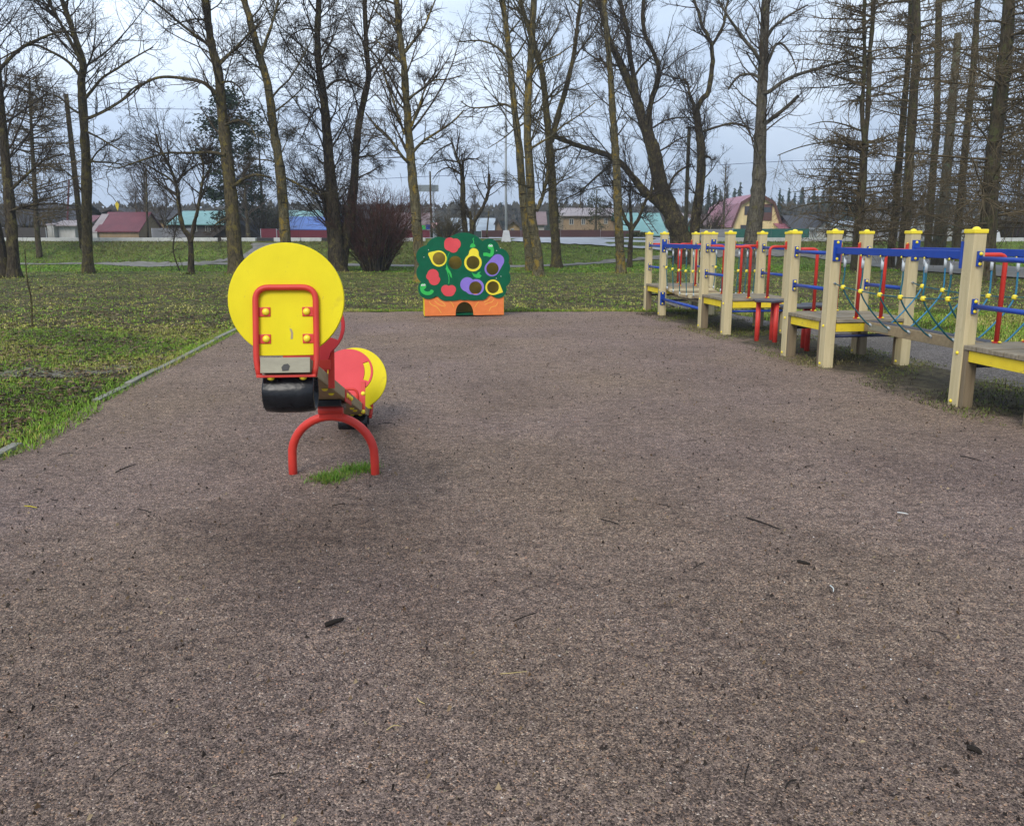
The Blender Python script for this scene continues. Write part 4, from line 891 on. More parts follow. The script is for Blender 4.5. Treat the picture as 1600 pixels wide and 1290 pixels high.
def platform(par,u0,v0,u1,v1,rail=True,rs_=1):
    ps=[post(par,u0,v0,1,-1),post(par,u0,v1,1,1),post(par,u1,v0,-1,-1),post(par,u1,v1,-1,1)]
    # deck planks
    d=MB(); n=7; a,b=u0-PW/2-.02,u1+PW/2+.02
    for i in range(n):
        x0=a+(b-a)*i/n; x1=a+(b-a)*(i+1)/n-.008
        y0=v0-PW/2 if 0<i<n-1 else v0+PW/2+.004; y1=v1+PW/2 if 0<i<n-1 else v1-PW/2-.004
        d.box(x0,x1,y0,y1,DZ-.036,DZ+.003*((i*7)%3))
    d.build('deck',DECK,par,bevel=.004)
    # joist frame
    j=MB()
    for y in (v0+.035,v1-.035): j.box(u0+PW/2+.058,u1-PW/2-.058,y-.02,y+.02,DZ-.135,DZ-.038)
    for x in (u0+.03,u1-.03): j.box(x-.02,x+.02,v0+PW/2+.002,v1-PW/2-.002,DZ-.150,DZ-.040)
    j.build('joist_frame',BROWNTIMBER,par)
    for y,s in ((v0,-1),(v1,1)):
        o=MB().box(u0+PW/2+.012,u1-PW/2-.012,-.009,.009,-.055,.040).build('side_board',Y_DIRTY,par,bevel=.003); o.location=(0,y+s*.030,DZ-.083)
        for q in (u0+PW/2+.05,u1-PW/2-.05):
            for zz in (-.035,.02): 
                b=MB().dome((0,0,0),(0,s,0),.006,6).build('screw',STEEL,o); b.location=(q,s*.009,zz)
    for x,s in ((u0,-1),(u1,1)):
        o=MB().box(-.009,.009,v0+PW/2+.01,v1-PW/2-.01,-.055,.040).build('side_board',Y_DIRTY,par,bevel=.003); o.location=(x+s*.045,0,DZ-.086)
    for y in (v0,v1):
        for z in (1.305,.90):
            bracket(par,u0,y,z,1,.13); bracket(par,u1,y,z,-1,.13)
            o=MB().tube([(u0+PW/2+.02,0,0),(u1-PW/2-.02,0,0)],.0215,12).build('rail',B_PAINT,par,smooth=True); o.location=(0,y,z)
    # red hand hoops at the four ends
    for x,sx in ((u0,-1),(u1,1)):
        for y,sy in ((v0,1),(v1,-1)):
            p=bend([(0,sy*(PW/2-.01),0),(0,sy*(.30+PW/2-.03),0),(0,sy*(.30+PW/2-.03),-(1.33-DZ))],.07,6)
            o=MB().tube(p,.0205,12).build('hand_hoop',R_PAINT,par,smooth=True); o.location=(x+sx*.02,y,1.335)
            f=MB().tube([(0,0,.001),(0,0,.012)],.035,10).build('foot_plate',R_PAINT,o); f.location=(0,sy*(.30+PW/2-.03),-(1.335-DZ))
            for q in (-.045,.045): newobj('bolt',BOLTM,o,(q*.9,sy*(.30+PW/2-.03),-(1.335-DZ)+.008),(-math.pi/2,0,0))
            pl=MB().box(-.02,.02,-.012,.004,-.06,.06).build('hoop_plate',R_PAINT,o,bevel=.003); pl.location=(0,sy*(PW/2+.013),.02)
            for q in (-.01,.05): newobj('bolt',BOLTM,pl,(0,0 if sy<0 else .004,q),(0,0,0 if sy<0 else math.pi))
    return ps
def end_brace(par,x,v0,v1,z,m):
    o=MB().tube([(0,v0+PW/2-.005,0),(0,v1-PW/2+.005,0)],.019,10).build('brace_rail',m,par,smooth=True); o.location=(x,0,z)
def beam(par,a,b,y,z):
    o=MB().box(a+PW/2+.018,b-PW/2-.018,-.022,.022,-.036,.036).build('top_beam',B_PAINT,par,bevel=.005); o.location=(0,y,z)
    for x,s in ((a,1),(b,-1)):
        br=MB().box(-.009,.009,-.045,.045,-.115,.115).build('beam_plate',B_PAINT,par,bevel=.004); br.location=(x+s*(PW/2+.009),y,z)
        for q in (-.09,.09): newobj('bolt',BOLTM,br,(s*.009,0,q),(0,0,math.pi/2*s))
    return o
def shackle(par,x,y,z):
    o=MB().tube(bend([(-.018,0,0),(-.018,0,-.04),(0,0,-.07),(.018,0,-.04),(.018,0,0)],.012,4),.0065,8).build('shackle',STEEL,par,smooth=True); o.location=(x,y,z)
    b=MB().box(-.02,.02,-.03,.03,-.006,.012).build('shackle_plate',B_DARK,o,bevel=.002)
    for q in (-1,1): newobj('bolt',BOLTM,o,(q*.0,q*.026,-.004),(0,0,0 if q<0 else math.pi)).scale=(.7,.7,.7)
def hanger(par,x,y,ztop,zb,end,mr):
    top=Vector((0,0,0)); mid=Vector((0,0,zb-ztop)); e=Vector((end[0]-x,end[1]-y,end[2]-ztop)); sag=(mid+e)/2+Vector((0,0,-.07)) if abs(end[1]-y)>.05 else (mid+e)/2
    pts=smooth([top,mid*.5+Vector((.004,.003,0)),mid,(mid*.5+sag*.5)+Vector((0,0,-.02 if abs(end[1]-y)>.05 else 0)),sag.lerp(e,.5)+Vector((0,0,-.012)),e],4)
    o=MB().tube(pts,.0085,8).build('hanging_rope',mr,par,smooth=True); o.location=(x,y,ztop)
    s=MB().tube([(0,0,.005),(0,0,-.085)],.0145,10).build('rope_sleeve',SLEEVE,o,smooth=True)
    s2=MB().tube([tuple(e),tuple(e+(sag-e).normalized()*.05)],.0135,8).build('rope_sleeve',SLEEVE,o,smooth=True)
    return o
BEADM=None
def bead(par,p):
    global BEADM
    if BEADM is None:
        BEADM=MB().dome((0,0,0),(0,0,1),.027,12,1).dome((0,0,0),(0,0,-1),.027,12,1).mesh('rope_ball'); BEADM.materials.append(Y_CAP); BEADM.polygons.foreach_set('use_smooth',[True]*len(BEADM.polygons))
    return newobj('rope_ball',BEADM,par,p)
rz=math.atan2(U.y,U.x)
# ---- far structure: two platforms joined by a slat bridge
W=.96
A=empty('play_platforms',P1,'far pair of cream posted play platforms joined by a sagging plank bridge with straight ropes','playground structure',None,rz)
platform(A,0,0,.87,W); b0=2.93; platform(A,b0,-.04,b0+.92,W-.04)
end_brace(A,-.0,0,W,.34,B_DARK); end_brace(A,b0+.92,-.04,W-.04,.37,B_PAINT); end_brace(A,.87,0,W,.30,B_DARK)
for y in (0,W):
    yy=y-.02; beam(A,.87,b0,yy,1.315)
    o=MB().tube([(.87+PW/2,yy,.33),(b0-PW/2,yy,.31)],.026,12).build('bottom_rail',B_PAINT,A,smooth=True)
    for x,s in ((.87,1),(b0,-1)):
        br=MB().box(-.009,.009,-.045,.045,-.12,.12).build('beam_plate',B_PAINT,A,bevel=.004); br.location=(x+s*(PW/2+.009),yy,.34)
        for q in (-.095,.095): newobj('bolt',BOLTM,br,(s*.009,0,q),(0,0,math.pi/2*s))
    cp=[]
    for i in range(6):
        x=.87+.22+i*(b0-.87-.44)/5; sg=-.035*math.sin(math.pi*(i+.5)/6); shackle(A,x,yy,1.279)
        inn=.10 if y==0 else -.10
        hanger(A,x,yy,1.225,.93+sg,(x,yy+inn*.3,.545+sg*2.2),ROPE); bead(A,(x,yy,.93+sg)); cp.append((x,yy,.93+sg))
    MB().tube([(.87+PW/2-.01,yy,.945)]+cp+[(b0-PW/2+.01,yy,.945)],.0055,6).build('side_rope',ROPE,A,smooth=True)
    for x in (.87+PW/2+.008,b0-PW/2-.008): o=MB().tube([(x-.014,yy,.945),(x+.014,yy,.945)],.011,8).build('eye_bolt',STEEL,A)
n=12
for i in range(n):
    x=.87+.14+i*(b0-.87-.28)/(n-1); sg=-.085*math.sin(math.pi*(i+.5)/n); M=Matrix.Translation((x,0,.535+sg))@Matrix.Rotation(R.uniform(-.10,.10)+.35*math.cos(math.pi*(i+.5)/n)*.25,4,'Y')
    o=MB().box(-.058,.058,.03,W-.09,-.022,.022).build('bridge_slat',CREAM if i%3==1 else BEAMBR,A,bevel=.004); o.matrix_basis=M
for y in (.10,W-.16): MB().tube([(.87+.04,y,.52)]+[(.87+.14+i*(b0-.87-.28)/(n-1),y,.508-.085*math.sin(math.pi*(i+.5)/n)) for i in range(n)]+[(b0-.04,y,.52)],.012,8).build('bridge_chain',B_DARK,A)
for y in (.16,.42,.68): MB().box(.93,b0-.06,y-.045,y+.045,.375,.405).build('under_plank',BEAMBR,A,bevel=.004)
# ---- near structure: two platforms joined by a rope hung balance beam
P9=Vector((3.47,9.83,0)); Bn=empty('play_platforms',P9,'near pair of cream posted play platforms joined by a rope hung balance beam','playground structure',None,rz)
u1,u2=.89,3.02
platform(Bn,0,0,u1,W); platform(Bn,u2,.03,u2+.9,W+.03)
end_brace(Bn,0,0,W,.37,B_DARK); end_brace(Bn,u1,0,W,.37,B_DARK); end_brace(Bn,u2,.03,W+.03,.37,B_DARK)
bm=MB().box(u1+.09,u2-.09,.39,.57,.435,.545).build('balance_beam',BEAMBR,Bn,bevel=.006)
for x in (u1+.35,u2-.4): MB().box(x-.18,x+.18,.387,.393,.46,.52).build('beam_patch',BEAMEND,bm)
MB().box(u1+.085,u2-.085,.41,.56,.5455,.549).build('grip_strip',DKTOP,bm)
for y,e in ((.0,.40),(W,.57)):
    yy=y+.0; beam(Bn,u1,u2,yy,1.335); cp=[]
    for i in range(6):
        x=u1+.24+i*(u2-u1-.46)/5; sg=-.05*math.sin(math.pi*(i+.5)/6); shackle(Bn,x,yy,1.299)
        hanger(Bn,x,yy,1.245,.955+sg,(x-.02,e,.50),ROPEL if y else ROPE); bead(Bn,(x,yy,.955+sg)); cp.append((x,yy,.955+sg))
        MB().tube([(x-.02,e+(-.004 if y==0 else .004),.50),(x-.02,e+(-.014 if y==0 else .014),.50)],.012,8).build('rope_stop',STEEL,Bn)
    MB().tube([(u1+PW/2-.01,yy,.975)]+cp+[(u2-PW/2+.01,yy,.975)],.006,6).build('side_rope',ROPE,Bn,smooth=True)
    for x in (u1+PW/2+.008,u2-PW/2-.008): MB().tube([(x-.014,yy,.975),(x+.014,yy,.975)],.012,8).build('eye_bolt',STEEL,Bn)
# ---- stepping stools between the two structures
for c,rr_,lab,a0 in ((G(1203,468,.61),.25,'left red legged stepping stool beside the far platforms',.4),(G(1246,477,.61),.25,'middle red legged stepping stool half hidden by the cream post',1.3),(G(1278,475,.61),.25,'right red legged stepping stool seen above the near deck',.1)):
    s=empty('stepping_stool',(c.x,c.y,0),lab,'stool')
    hx=[(math.cos(a0+i*math.pi/3)*rr_,math.sin(a0+i*math.pi/3)*rr_) for i in range(6)]
    t=MB(); b=0; t.v=[(x,y,.582) for x,y in hx]+[(x,y,.612) for x,y in hx]; t.f=[tuple(range(6))[::-1],tuple(range(6,12))]+[(i,(i+1)%6,6+(i+1)%6,6+i) for i in range(6)]
    t.build('stool_top',DKTOP,s,bevel=.006)
    for i in range(3):
        an=a0+.5+i*2.094; o=MB().tube([(0,0,-.12),(0,0,.582)],.034,14).build('leg',R_PAINT,s,smooth=True); o.location=(math.cos(an)*.15,math.sin(an)*.15,0)
        f=MB().box(-.05,.05,-.05,.05,.570,.5815).build('top_flange',R_PAINT,o)
# ================================================================ seesaw
def shape2d(name,outer,holes,depth,m,parent,loc,rot=(math.pi/2,0,0),bev=0.0):
    cu=bpy.data.curves.new('tmpc','CURVE'); cu.dimensions='2D'; cu.fill_mode='BOTH'; cu.extrude=depth/2; cu.bevel_depth=bev; cu.bevel_resolution=1
    if bev: cu.offset=-bev
    for pl in [outer]+list(holes):
        sp=cu.splines.new('POLY'); sp.points.add(len(pl)-1); sp.use_cyclic_u=True
        for i,q in enumerate(pl): sp.points[i].co=(q[0],q[1],0,1)
    o=bpy.data.objects.new('tmpo',cu); C.objects.link(o); dg=bpy.context.evaluated_depsgraph_get(); dg.update()
    me=bpy.data.meshes.new_from_object(o.evaluated_get(dg)); me.name=name
    bpy.data.objects.remove(o); bpy.data.curves.remove(cu); me.materials.clear()
    ob=link(name,me,m,parent); ob.location=loc; ob.rotation_euler=rot; return ob
def circ(cx,cy,r,n=40,ry=None,rot=0,a0=0,a1=2*math.pi):
    ry=ry or r; out=[]
    for i in range(n):
        a=a0+(a1-a0)*i/(n if a1-a0>6.28 else n-1); x,y=math.cos(a)*r,math.sin(a)*ry; out.append((cx+x*math.cos(rot)-y*math.sin(rot),cy+x*math.sin(rot)+y*math.cos(rot)))
    return out
PV=Vector((-1.128,4.80,.52)); nearp=Vector((-.995,3.40,.945)); farp=Vector((-1.262,6.20,.095))
S=empty('seesaw',(PV.x,PV.y,0),'red and yellow seesaw with round seat backs and black tyre buffers, near end up','seesaw')
axis=(farp-nearp); yaw=math.atan2(-axis.x,axis.y); pitch=math.atan2(axis.z,math.hypot(axis.x,axis.y))
SM=Matrix.Translation((0,0,PV.z))@Matrix.Rotation(yaw,4,'Z')@Matrix.Rotation(pitch,4,'X')
def put(o,loc=(0,0,0),rot=None):
    o.matrix_basis=SM@Matrix.Translation(loc)@(rot or Matrix()); return o
HL=1.45
put(MB().box(-.105,.105,-HL,HL,-.032,.032).build('beam',BEAMBR,S,bevel=.006))
for s in (-1,1):
    e=MB().box(-.107,.107,-.004,.004,-.034,.034).build('beam_end',BEAMEND,S,bevel=.002); put(e,(0,s*(HL+.004),0))
    if s<0: MB().prism([(-.012,-.026),(.014,-.024),(.02,-.004),(.012,.006),(-.006,.003),(-.016,-.010)],-.0062,-.0035).build('dark_knot',BLACKP,e)
sp=MB(); 
for x in (-1,1): sp.box(x*.107-.004,x*.107+.004,-.15,.15,-.05,.028)
put(sp.build('side_channel',R_PAINT,S,bevel=.002))
for y in (-.11,.0,.11):
    for x in (-1,1): put(newobj('bolt',BOLTM,S),(x*.112,y,-.01),Matrix.Rotation(math.pi/2*x,4,'Z'))
put(MB().box(-.08,.08,-.13,.13,-.075,-.033).build('pivot_block',RUBBER,S,bevel=.006))
put(MB().tube([(-.075,0,-.085),(.075,0,-.085)],.028,14).build('pivot_axle',R_PAINT,S,smooth=True))
# arch
ax=math.radians(0); top=.39
ap=[(-.262,0,-.12),(-.262,0,.10)]+[(-.262*math.cos(t),0,.135+ (top-.135)*math.sin(t)) for t in [math.pi*i/20 for i in range(1,20)]]+[(.262,0,.10),(.262,0,-.12)]
arch=MB().tube(ap,.027,16).build('arch_frame',R_PAINT,S,smooth=True); arch.rotation_euler=(0,0,-.03)
br=MB(); br.v=[(-.075,-.03,.39),(.075,-.03,.39),(.075,.03,.39),(-.075,.03,.39),(-.05,-.03,.475),(.05,-.03,.475),(.05,.03,.475),(-.05,.03,.475)]
br.f=[(0,1,2,3),(4,5,6,7),(0,1,5,4),(1,2,6,5),(2,3,7,6),(3,0,4,7)]; br.build('arch_bracket',R_PAINT,S,bevel=.004)
def back_outline(r=.254):
    pts=[]
    for i in range(49):
        a=math.radians(-62)+math.radians(304)*i/48; pts.append((r*math.cos(a),r*math.sin(a)))
    return pts+[(-r*.55,-r*.98),(r*.55,-r*.98)]
for s in (-1,1):
    yb_=s*(HL-.055); M0=Matrix.Rotation(math.radians(-6*s),4,'X')
    base=SM@Matrix.Translation((0,yb_,.0))@M0
    d=shape2d('seat_back',back_outline(),[],.018,Y_PAINT,S,(0,0,0),bev=.003)
    if s<0:
        ch=MB(); ch.v=[(.016,-.178,-.0099),(.026,-.176,-.0099),(.028,-.150,-.0099),(.022,-.132,-.0099),(.012,-.128,-.0099),(.018,-.150,-.0099)]; ch.f=[(0,1,2,3,4,5)]; ch.v=[(a,b,.0128) for a,b,c in ch.v]; ch.build('paint_chip',BEAMBR,d)
    d.matrix_basis=base@Matrix.Translation((0,0,.300 if s<0 else .275))@Matrix.Rotation(math.pi/2,4,'X')
    t=MB().tube(bend([(-.118,0,-.045),(-.131,0,.03),(-.131,0,.352),(.131,0,.352),(.131,0,.03),(.118,0,-.045)],.06,7),.0135,14).build('back_tube',R_PAINT,S,smooth=True); t.matrix_basis=base@Matrix.Translation((0,s*.026,0))
    u=MB().box(-.128,.128,-.022,.022,-.047,-.035).build('tube_foot',R_PAINT,t,bevel=.002); 
    for x in (-.07,.07): newobj('bolt',BOLTM,t,(x,0,-.047),(math.pi/2,0,0))
    for x in (-1,1):
        for z in (.125,.245):
            b=MB().box(-.026,.026,-.003,.003,-.021,.021).build('tube_lug',R_PAINT,t,bevel=.003); b.location=(x*.095,-s*.012,z)
            newobj('bolt',BOLTM,b,(-x*.006,s*.003,0),(0,0,0 if s<0 else math.pi))
    # front guard panel with two hand slots
    yg=s*(HL-.52); gb=SM@Matrix.Translation((.015 if s<0 else 0,yg,0))@Matrix.Rotation(math.radians(-4*s),4,'X')
    rp=.185; out=[]
    for i in range(41):
        a=math.radians(-52)+math.radians(284)*i/40; out.append((rp*math.cos(a)*1.0,rp*.93*math.sin(a)))
    out+=[(-rp*.52,-rp*1.0),(-rp*.50,-rp*1.2),(rp*.50,-rp*1.2),(rp*.52,-rp*1.0)]
    def slot(sg): 
        c=[]
        for i in range(13): a=math.radians(-26+52*i/12); c.append((sg*(rp*.93)*math.cos(a)*.97,rp*.93*math.sin(a)))
        for i in range(13): a=math.radians(26-52*i/12); c.append((sg*(rp*.66)*math.cos(a),rp*.76*math.sin(a)))
        return c
    g=shape2d('guard_panel',out,[slot(1),slot(-1)],.016,R_PANEL,S,(0,0,0),bev=.002); g.matrix_basis=gb@Matrix.Translation((0,0,.27))@Matrix.Rotation(math.pi/2,4,'X')
    for x in (-1,1):
        k=MB().box(-.016,.016,-.004,.004,-.05,.19).build('panel_strap',R_PAINT,S,bevel=.002); k.matrix_basis=gb@Matrix.Translation((x*.112,-s*.016,0))
        newobj('bolt',BOLTM,k,(0,-.004 if s>0 else .004,.10),(0,0,0 if s>0 else math.pi))
        newobj('bolt',BOLTM,k,(0,-.004 if s>0 else .004,-.035),(0,0,0 if s>0 else math.pi))
    cr=MB().box(-.112,.112,-.012,.012,.045,.095).build('panel_crossbar',R_PAINT,S,bevel=.003); cr.matrix_basis=gb
    h=MB().tube(bend([(-.085,0,.03),(-.085,0,.13),(.085,0,.13),(.085,0,.03)],.05,6),.0095,10).build('hand_loop',R_PAINT,S,smooth=True); h.matrix_basis=SM@Matrix.Translation((0,s*(HL-.62),0))@Matrix.Rotation(math.radians(18*s),4,'X')
    # tyre buffer: half a tyre bent under the beam end
    R0=.088; outer=[];inner=[]
    for i in range(25):
        a=math.pi*(-.16)-math.pi*.68*i/24-0; a=math.radians(8)-math.radians(196)*i/24; outer.append((R0*math.cos(a),-.105+R0*math.sin(a)*1.0)); inner.append(((R0-.014)*math.cos(a),-.105+(R0-.014)*math.sin(a)))
    # profile lies in the y z plane, extruded across the beam
    outer=[(-.06,-.034)]+[(-q[0],q[1]) for q in outer]+[(.06,-.034)]; inner=[(-.05,-.044)]+[(-q[0],q[1]) for q in inner]+[(.05,-.044)]
    T=MB(); nn=len(outer); X=[-.112,-.106,-.05,.05,.106,.112]; bul=[-.008,.0,.006,.006,.0,-.008]
    for xi,x in enumerate(X):
        for q in outer: T.v.append((x,q[0]*(1+bul[xi]*4),q[1]+(-bul[xi] if q[1]<-.1 else 0)))
    for xi in range(len(X)-1):
        for i in range(nn-1): T.f.append((xi*nn+i,xi*nn+i+1,(xi+1)*nn+i+1,(xi+1)*nn+i))
    o0=len(T.v)
    for x in (X[0],X[-1]):
        for q in inner: T.v.append((x,q[0],q[1]))
    for i in range(nn-1):
        T.f.append((i,i+1,o0+i+1,o0+i)); k5=(len(X)-1)*nn; T.f.append((k5+i,k5+i+1,o0+nn+i+1,o0+nn+i)); T.f.append((o0+i,o0+i+1,o0+nn+i+1,o0+nn+i))
    ty=T.build('tyre_buffer',RUBBER,S,smooth=True); ty.matrix_basis=SM@Matrix.Translation((0,s*(HL-.13),0))@Matrix.Diagonal((1,1.06 if s>0 else 1,.84 if s>0 else 1,1))
    for x in (-.06,.0,.06): newobj('bolt',BOLTM,ty,(x,s*-.09,-.036),(math.pi/2,0,0))
for x,y in ((.07,-.75),(-.07,-.75),(.07,-.5),(-.07,-.5),(.07,.55),(-.07,.55),(.07,.75),(-.07,.75)):
    put(newobj('bolt',BOLTM,S),(x,y,-.033),Matrix.Rotation(math.pi/2,4,'X'))
# ================================================================ fruit tree play panel
pc=G(725.6,496); k=14.6/F*.985/8.063*1.005; kk=pc.y*.985/F/8.063
Pn=empty('fruit_play_panel',(pc.x,pc.y,0),'green tree shaped play panel painted with fruit, round holes and an orange base','play panel',None,math.radians(9))
def zp(x,y): return ((x-772)*kk,(1185-y)*kk)
def zl(l): return [zp(*q) for q in l]
lobes=[(780,420,302),(460,335,165),(315,415,140),(310,615,138),(320,815,130),(545,845,125),(780,815,150),(990,862,105),(1210,835,108),(1250,690,122),(1245,560,120),(1225,440,128),(1095,325,132),(770,560,400),(900,640,330),(620,640,330)]
cx0,cy0=770,590; outl=[]
for i in range(260):
    a=2*math.pi*i/260; dx,dy=math.cos(a),math.sin(a); best=0
    for lx,ly,lr in lobes:
        ox,oy=lx-cx0,ly-cy0; b=ox*dx+oy*dy; disc=b*b-(ox*ox+oy*oy-lr*lr)
        if disc>0: best=max(best,b+math.sqrt(disc))
    outl.append(zp(cx0+dx*best,cy0+dy*best))
HO=[(460,437,78),(665,490,83),(888,490,82),(1137,568,78),(917,808,80),(1142,803,75)]
holes=[[zp(*q) for q in circ(x,y,r,36)] for x,y,r in HO]
front=shape2d('tree_board',outl,holes,.018,GR_PAINT,Pn,(0,0,0),bev=.002)
def sticker(name,pl,m,hs=(),d=.006,off=.0125,parent=front,yy=0):
    o=shape2d(name,zl(pl),[zl(circ(x,y,r+1.5,36)) for x,y,r in hs],d,m,Pn,(0,-off,0)); return o
def hull(*cs,n=72):   # convex outline round several circles
    c=np.mean([(a,b) for a,b,_ in cs],0); out=[]; pts=[p for a,b,r in cs for p in circ(a,b,r,40)]
    pts=sorted(set((round(x,2),round(y,2)) for x,y in pts)); 
    def half(ps):
        h=[]
        for p in ps:
            while len(h)>1 and (h[-1][0]-h[-2][0])*(p[1]-h[-2][1])-(h[-1][1]-h[-2][1])*(p[0]-h[-2][0])<=0: h.pop()
            h.append(p)
        return h
    a=half(pts); b=half(pts[::-1]); return a[:-1]+b[:-1]
def star(cs,c,n=90):
    o=[]
    for i in range(n):
        a=2*math.pi*i/n; dx,dy=math.cos(a),math.sin(a); best=5
        for lx,ly,lr in cs:
            ox,oy=lx-c[0],ly-c[1]; b=ox*dx+oy*dy; d=b*b-(ox*ox+oy*oy-lr*lr)
            if d>0: best=max(best,b+math.sqrt(d))
        o.append((c[0]+dx*best,c[1]+dy*best))
    return o
LEM=mat('lemon_paint',[(.75,.62,.02),(.85,.73,.04)],5,.45,.05,.002)
RF=mat('fruit_red_paint',[(.60,.05,.06),(.68,.07,.08)],5,.45,.05,.002)
sticker('lemon',hull((457,438,100),(352,385,26),(332,372,5)),LEM,[HO[0]])
sticker('lemon',hull((1142,804,98),(1235,845,26),(1262,862,8)),LEM,[HO[5]])
sticker('pear',star([(888,490,111),(900,372,62),(896,420,72)],(890,440)),LEM,[HO[2]])
sticker('plum',hull((1130,570,95),(1205,468,82)),PURPLE,[HO[3]])
sticker('plum',star([(815,765,92),(870,800,92),(925,800,102)],(870,795)),PURPLE,[HO[4]])
sticker('apple',star([(600,250,72),(668,258,68),(640,300,66),(590,280,62)],(630,275)),RF)
sticker('apple',star([(380,640,72),(395,700,70),(340,660,45),(430,700,40)],(388,668)),RF)
sticker('apple',star([(538,826,58),(612,826,56),(560,845,66),(590,845,66)],(575,838)),RF)
def stroke(name,pts,w,m,off=.0135,d=.005):
    P=[Vector((a,b)) for a,b in pts]; n=len(P); Lf=[];Rt=[]
    for i in range(n):
        t=(P[min(i+1,n-1)]-P[max(i-1,0)]).normalized(); nn_=Vector((-t.y,t.x)); ww=w/2*(1 if 0<i<n-1 else .35)
        Lf.append(tuple(P[i]+nn_*ww)); Rt.append(tuple(P[i]-nn_*ww))
    return shape2d(name,zl(Lf+Rt[::-1]),[],d,m,Pn,(0,-off,0))
def cub(pts,sub=6): return [(v.x,v.y) for v in smooth([Vector((a,b,0)) for a,b in pts],sub)]
stroke('stem',cub([(575,755),(582,710),(578,660),(560,600),(548,560)]),9,GR_LIGHT)
stroke('stem',cub([(548,560),(560,470),(575,400),(595,360)]),5,GR_LIGHT)
stroke('stem',cub([(560,420),(545,400)]),4,GR_LIGHT)
sticker('leaf',[(560,520),(575,560),(600,600),(615,640),(622,685),(600,665),(585,625),(560,600),(538,565),(552,545)],GR_LIGHT,d=.006,off=.0165)
sticker('leaf',[(880,250),(915,262),(922,290),(885,306),(850,300),(858,270)],GR_LIGHT)
stroke('stem',cub([(890,262),(900,230),(890,200),(905,185)]),8,GR_LIGHT)
sticker('leaf',[(870,612),(900,632),(930,640),(955,612),(990,606),(965,630),(998,655),(975,682),(930,684),(895,665)],GR_LIGHT)
stroke('caterpillar',cub([(1020,390),(1060,388),(1105,400),(1130,380),(1135,330),(1118,290)]),42,GR_LIGHT)
sticker('caterpillar_head',circ(1112,292,36,24),GR_LIGHT,off=.0165)
stroke('caterpillar',cub([(235,780),(245,840),(290,870),(345,865),(372,830)]),44,GR_LIGHT)
sticker('caterpillar_head',circ(255,782,38,24),GR_LIGHT,off=.0165)
for x,y in ((1100,282),(1126,282),(242,768),(270,766)):
    sticker('eye',circ(x,y,13,16),WHITE,off=.0205,d=.003); sticker('pupil',circ(x+1,y+3,5,12),BLACKP,off=.0235,d=.003)
for x,y in ((330,330),(272,420),(1190,342),(1240,310),(1245,665),(1185,690),(685,335),(570,868)):
    o=MB().dome((0,0,0),(0,-1,0),.0075,8,.5).build('screw',WHITE,Pn); a,b=zp(x,y); o.location=(a,-.0105,b)
# orange trunk base with the arch
arch_=[(662,1170)]+[(662+ (775-662)*(1-math.cos(t))+0,1125-(1125-985)*math.sin(t)) for t in [math.pi/2*i/10 for i in range(1,11)]]+[(775+(887-775)*math.sin(t),1125-(1125-985)*math.cos(t)) for t in [math.pi/2*i/10 for i in range(1,11)]]+[(887,1170)]
base=[(268,1158),(268,915),(300,930),(345,938),(395,935),(425,912),(460,900),(600,880),(770,880),(1000,880),(1100,900),(1130,918),(1165,940),(1210,945),(1255,938),(1283,925),(1283,1158),(890,1158)]+[(min(q[0],887),q[1]) for q in arch_[::-1][1:-1]]+[(660,1158)]
tb_=shape2d('trunk_board',zl(base),[],.018,OR_PAINT,Pn,(0,.0185,0),bev=.0)
for pts in ([(395,965),(430,1000),(480,1030),(530,1040)],[(325,970),(355,1015),(410,1040),(450,1080),(480,1125)],[(590,975),(615,1000),(640,1050)],[(500,1000),(520,1012),(535,1035)],[(430,940),(470,975),(510,990)],
            [(1155,955),(1130,990),(1080,1005),(1035,1025)],[(1210,990),(1180,1040),(1120,1060),(1090,1110)],[(960,985),(930,1020),(905,1060)],[(1110,940),(1070,975),(1030,990)]):
    o=stroke('root_line',cub(pts),7,OR_LINE,off=-.0075,d=.004)
# box behind: side walls, back board, floor
DP=.42
a0,_=zp(270,0); a1,_=zp(1280,0); bx=lambda x0,x1,y0,y1,z0,z1,n_,m_:MB().box(x0,x1,y0,y1,z0,z1).build(n_,m_,Pn,bevel=.003)
bx(a0-.012,a0+.008,.030,DP,.035,.98,'side_wall',Y_PAINT); bx(a1-.008,a1+.012,.030,DP,.035,.98,'side_wall',Y_PAINT)
bx(a0-.01,a1+.01,DP+.002,DP+.02,.035,1.22,'back_board',OLIVE)
bx(a0+.01,a1-.01,.030,DP,.045,.063,'floor_board',GR_PAINT)
bx(a0+.01,zp(700,0)[0],.030,DP,.56,.578,'shelf_board',OLIVE); bx(zp(560,0)[0],zp(575,0)[0],.030,DP,.58,1.15,'divider',OLIVE)
for x in (a0+.03,a1-.03):
    for y in (.06,DP-.04): o=MB().box(-.022,.022,-.022,.022,-.1,.045).build('foot',GR_PAINT,Pn,bevel=.003); o.location=(x-.02,y,0)
def wallm(name,c,**k): 
    a=tuple(x*.82 for x in c); b=tuple(min(1,x*1.12) for x in c); return mat(name,[a,b],1.2,.8,.2,.01,stretch=(3,3,.7),grime=(tuple(x*.55 for x in c),1.6,.6),**k)
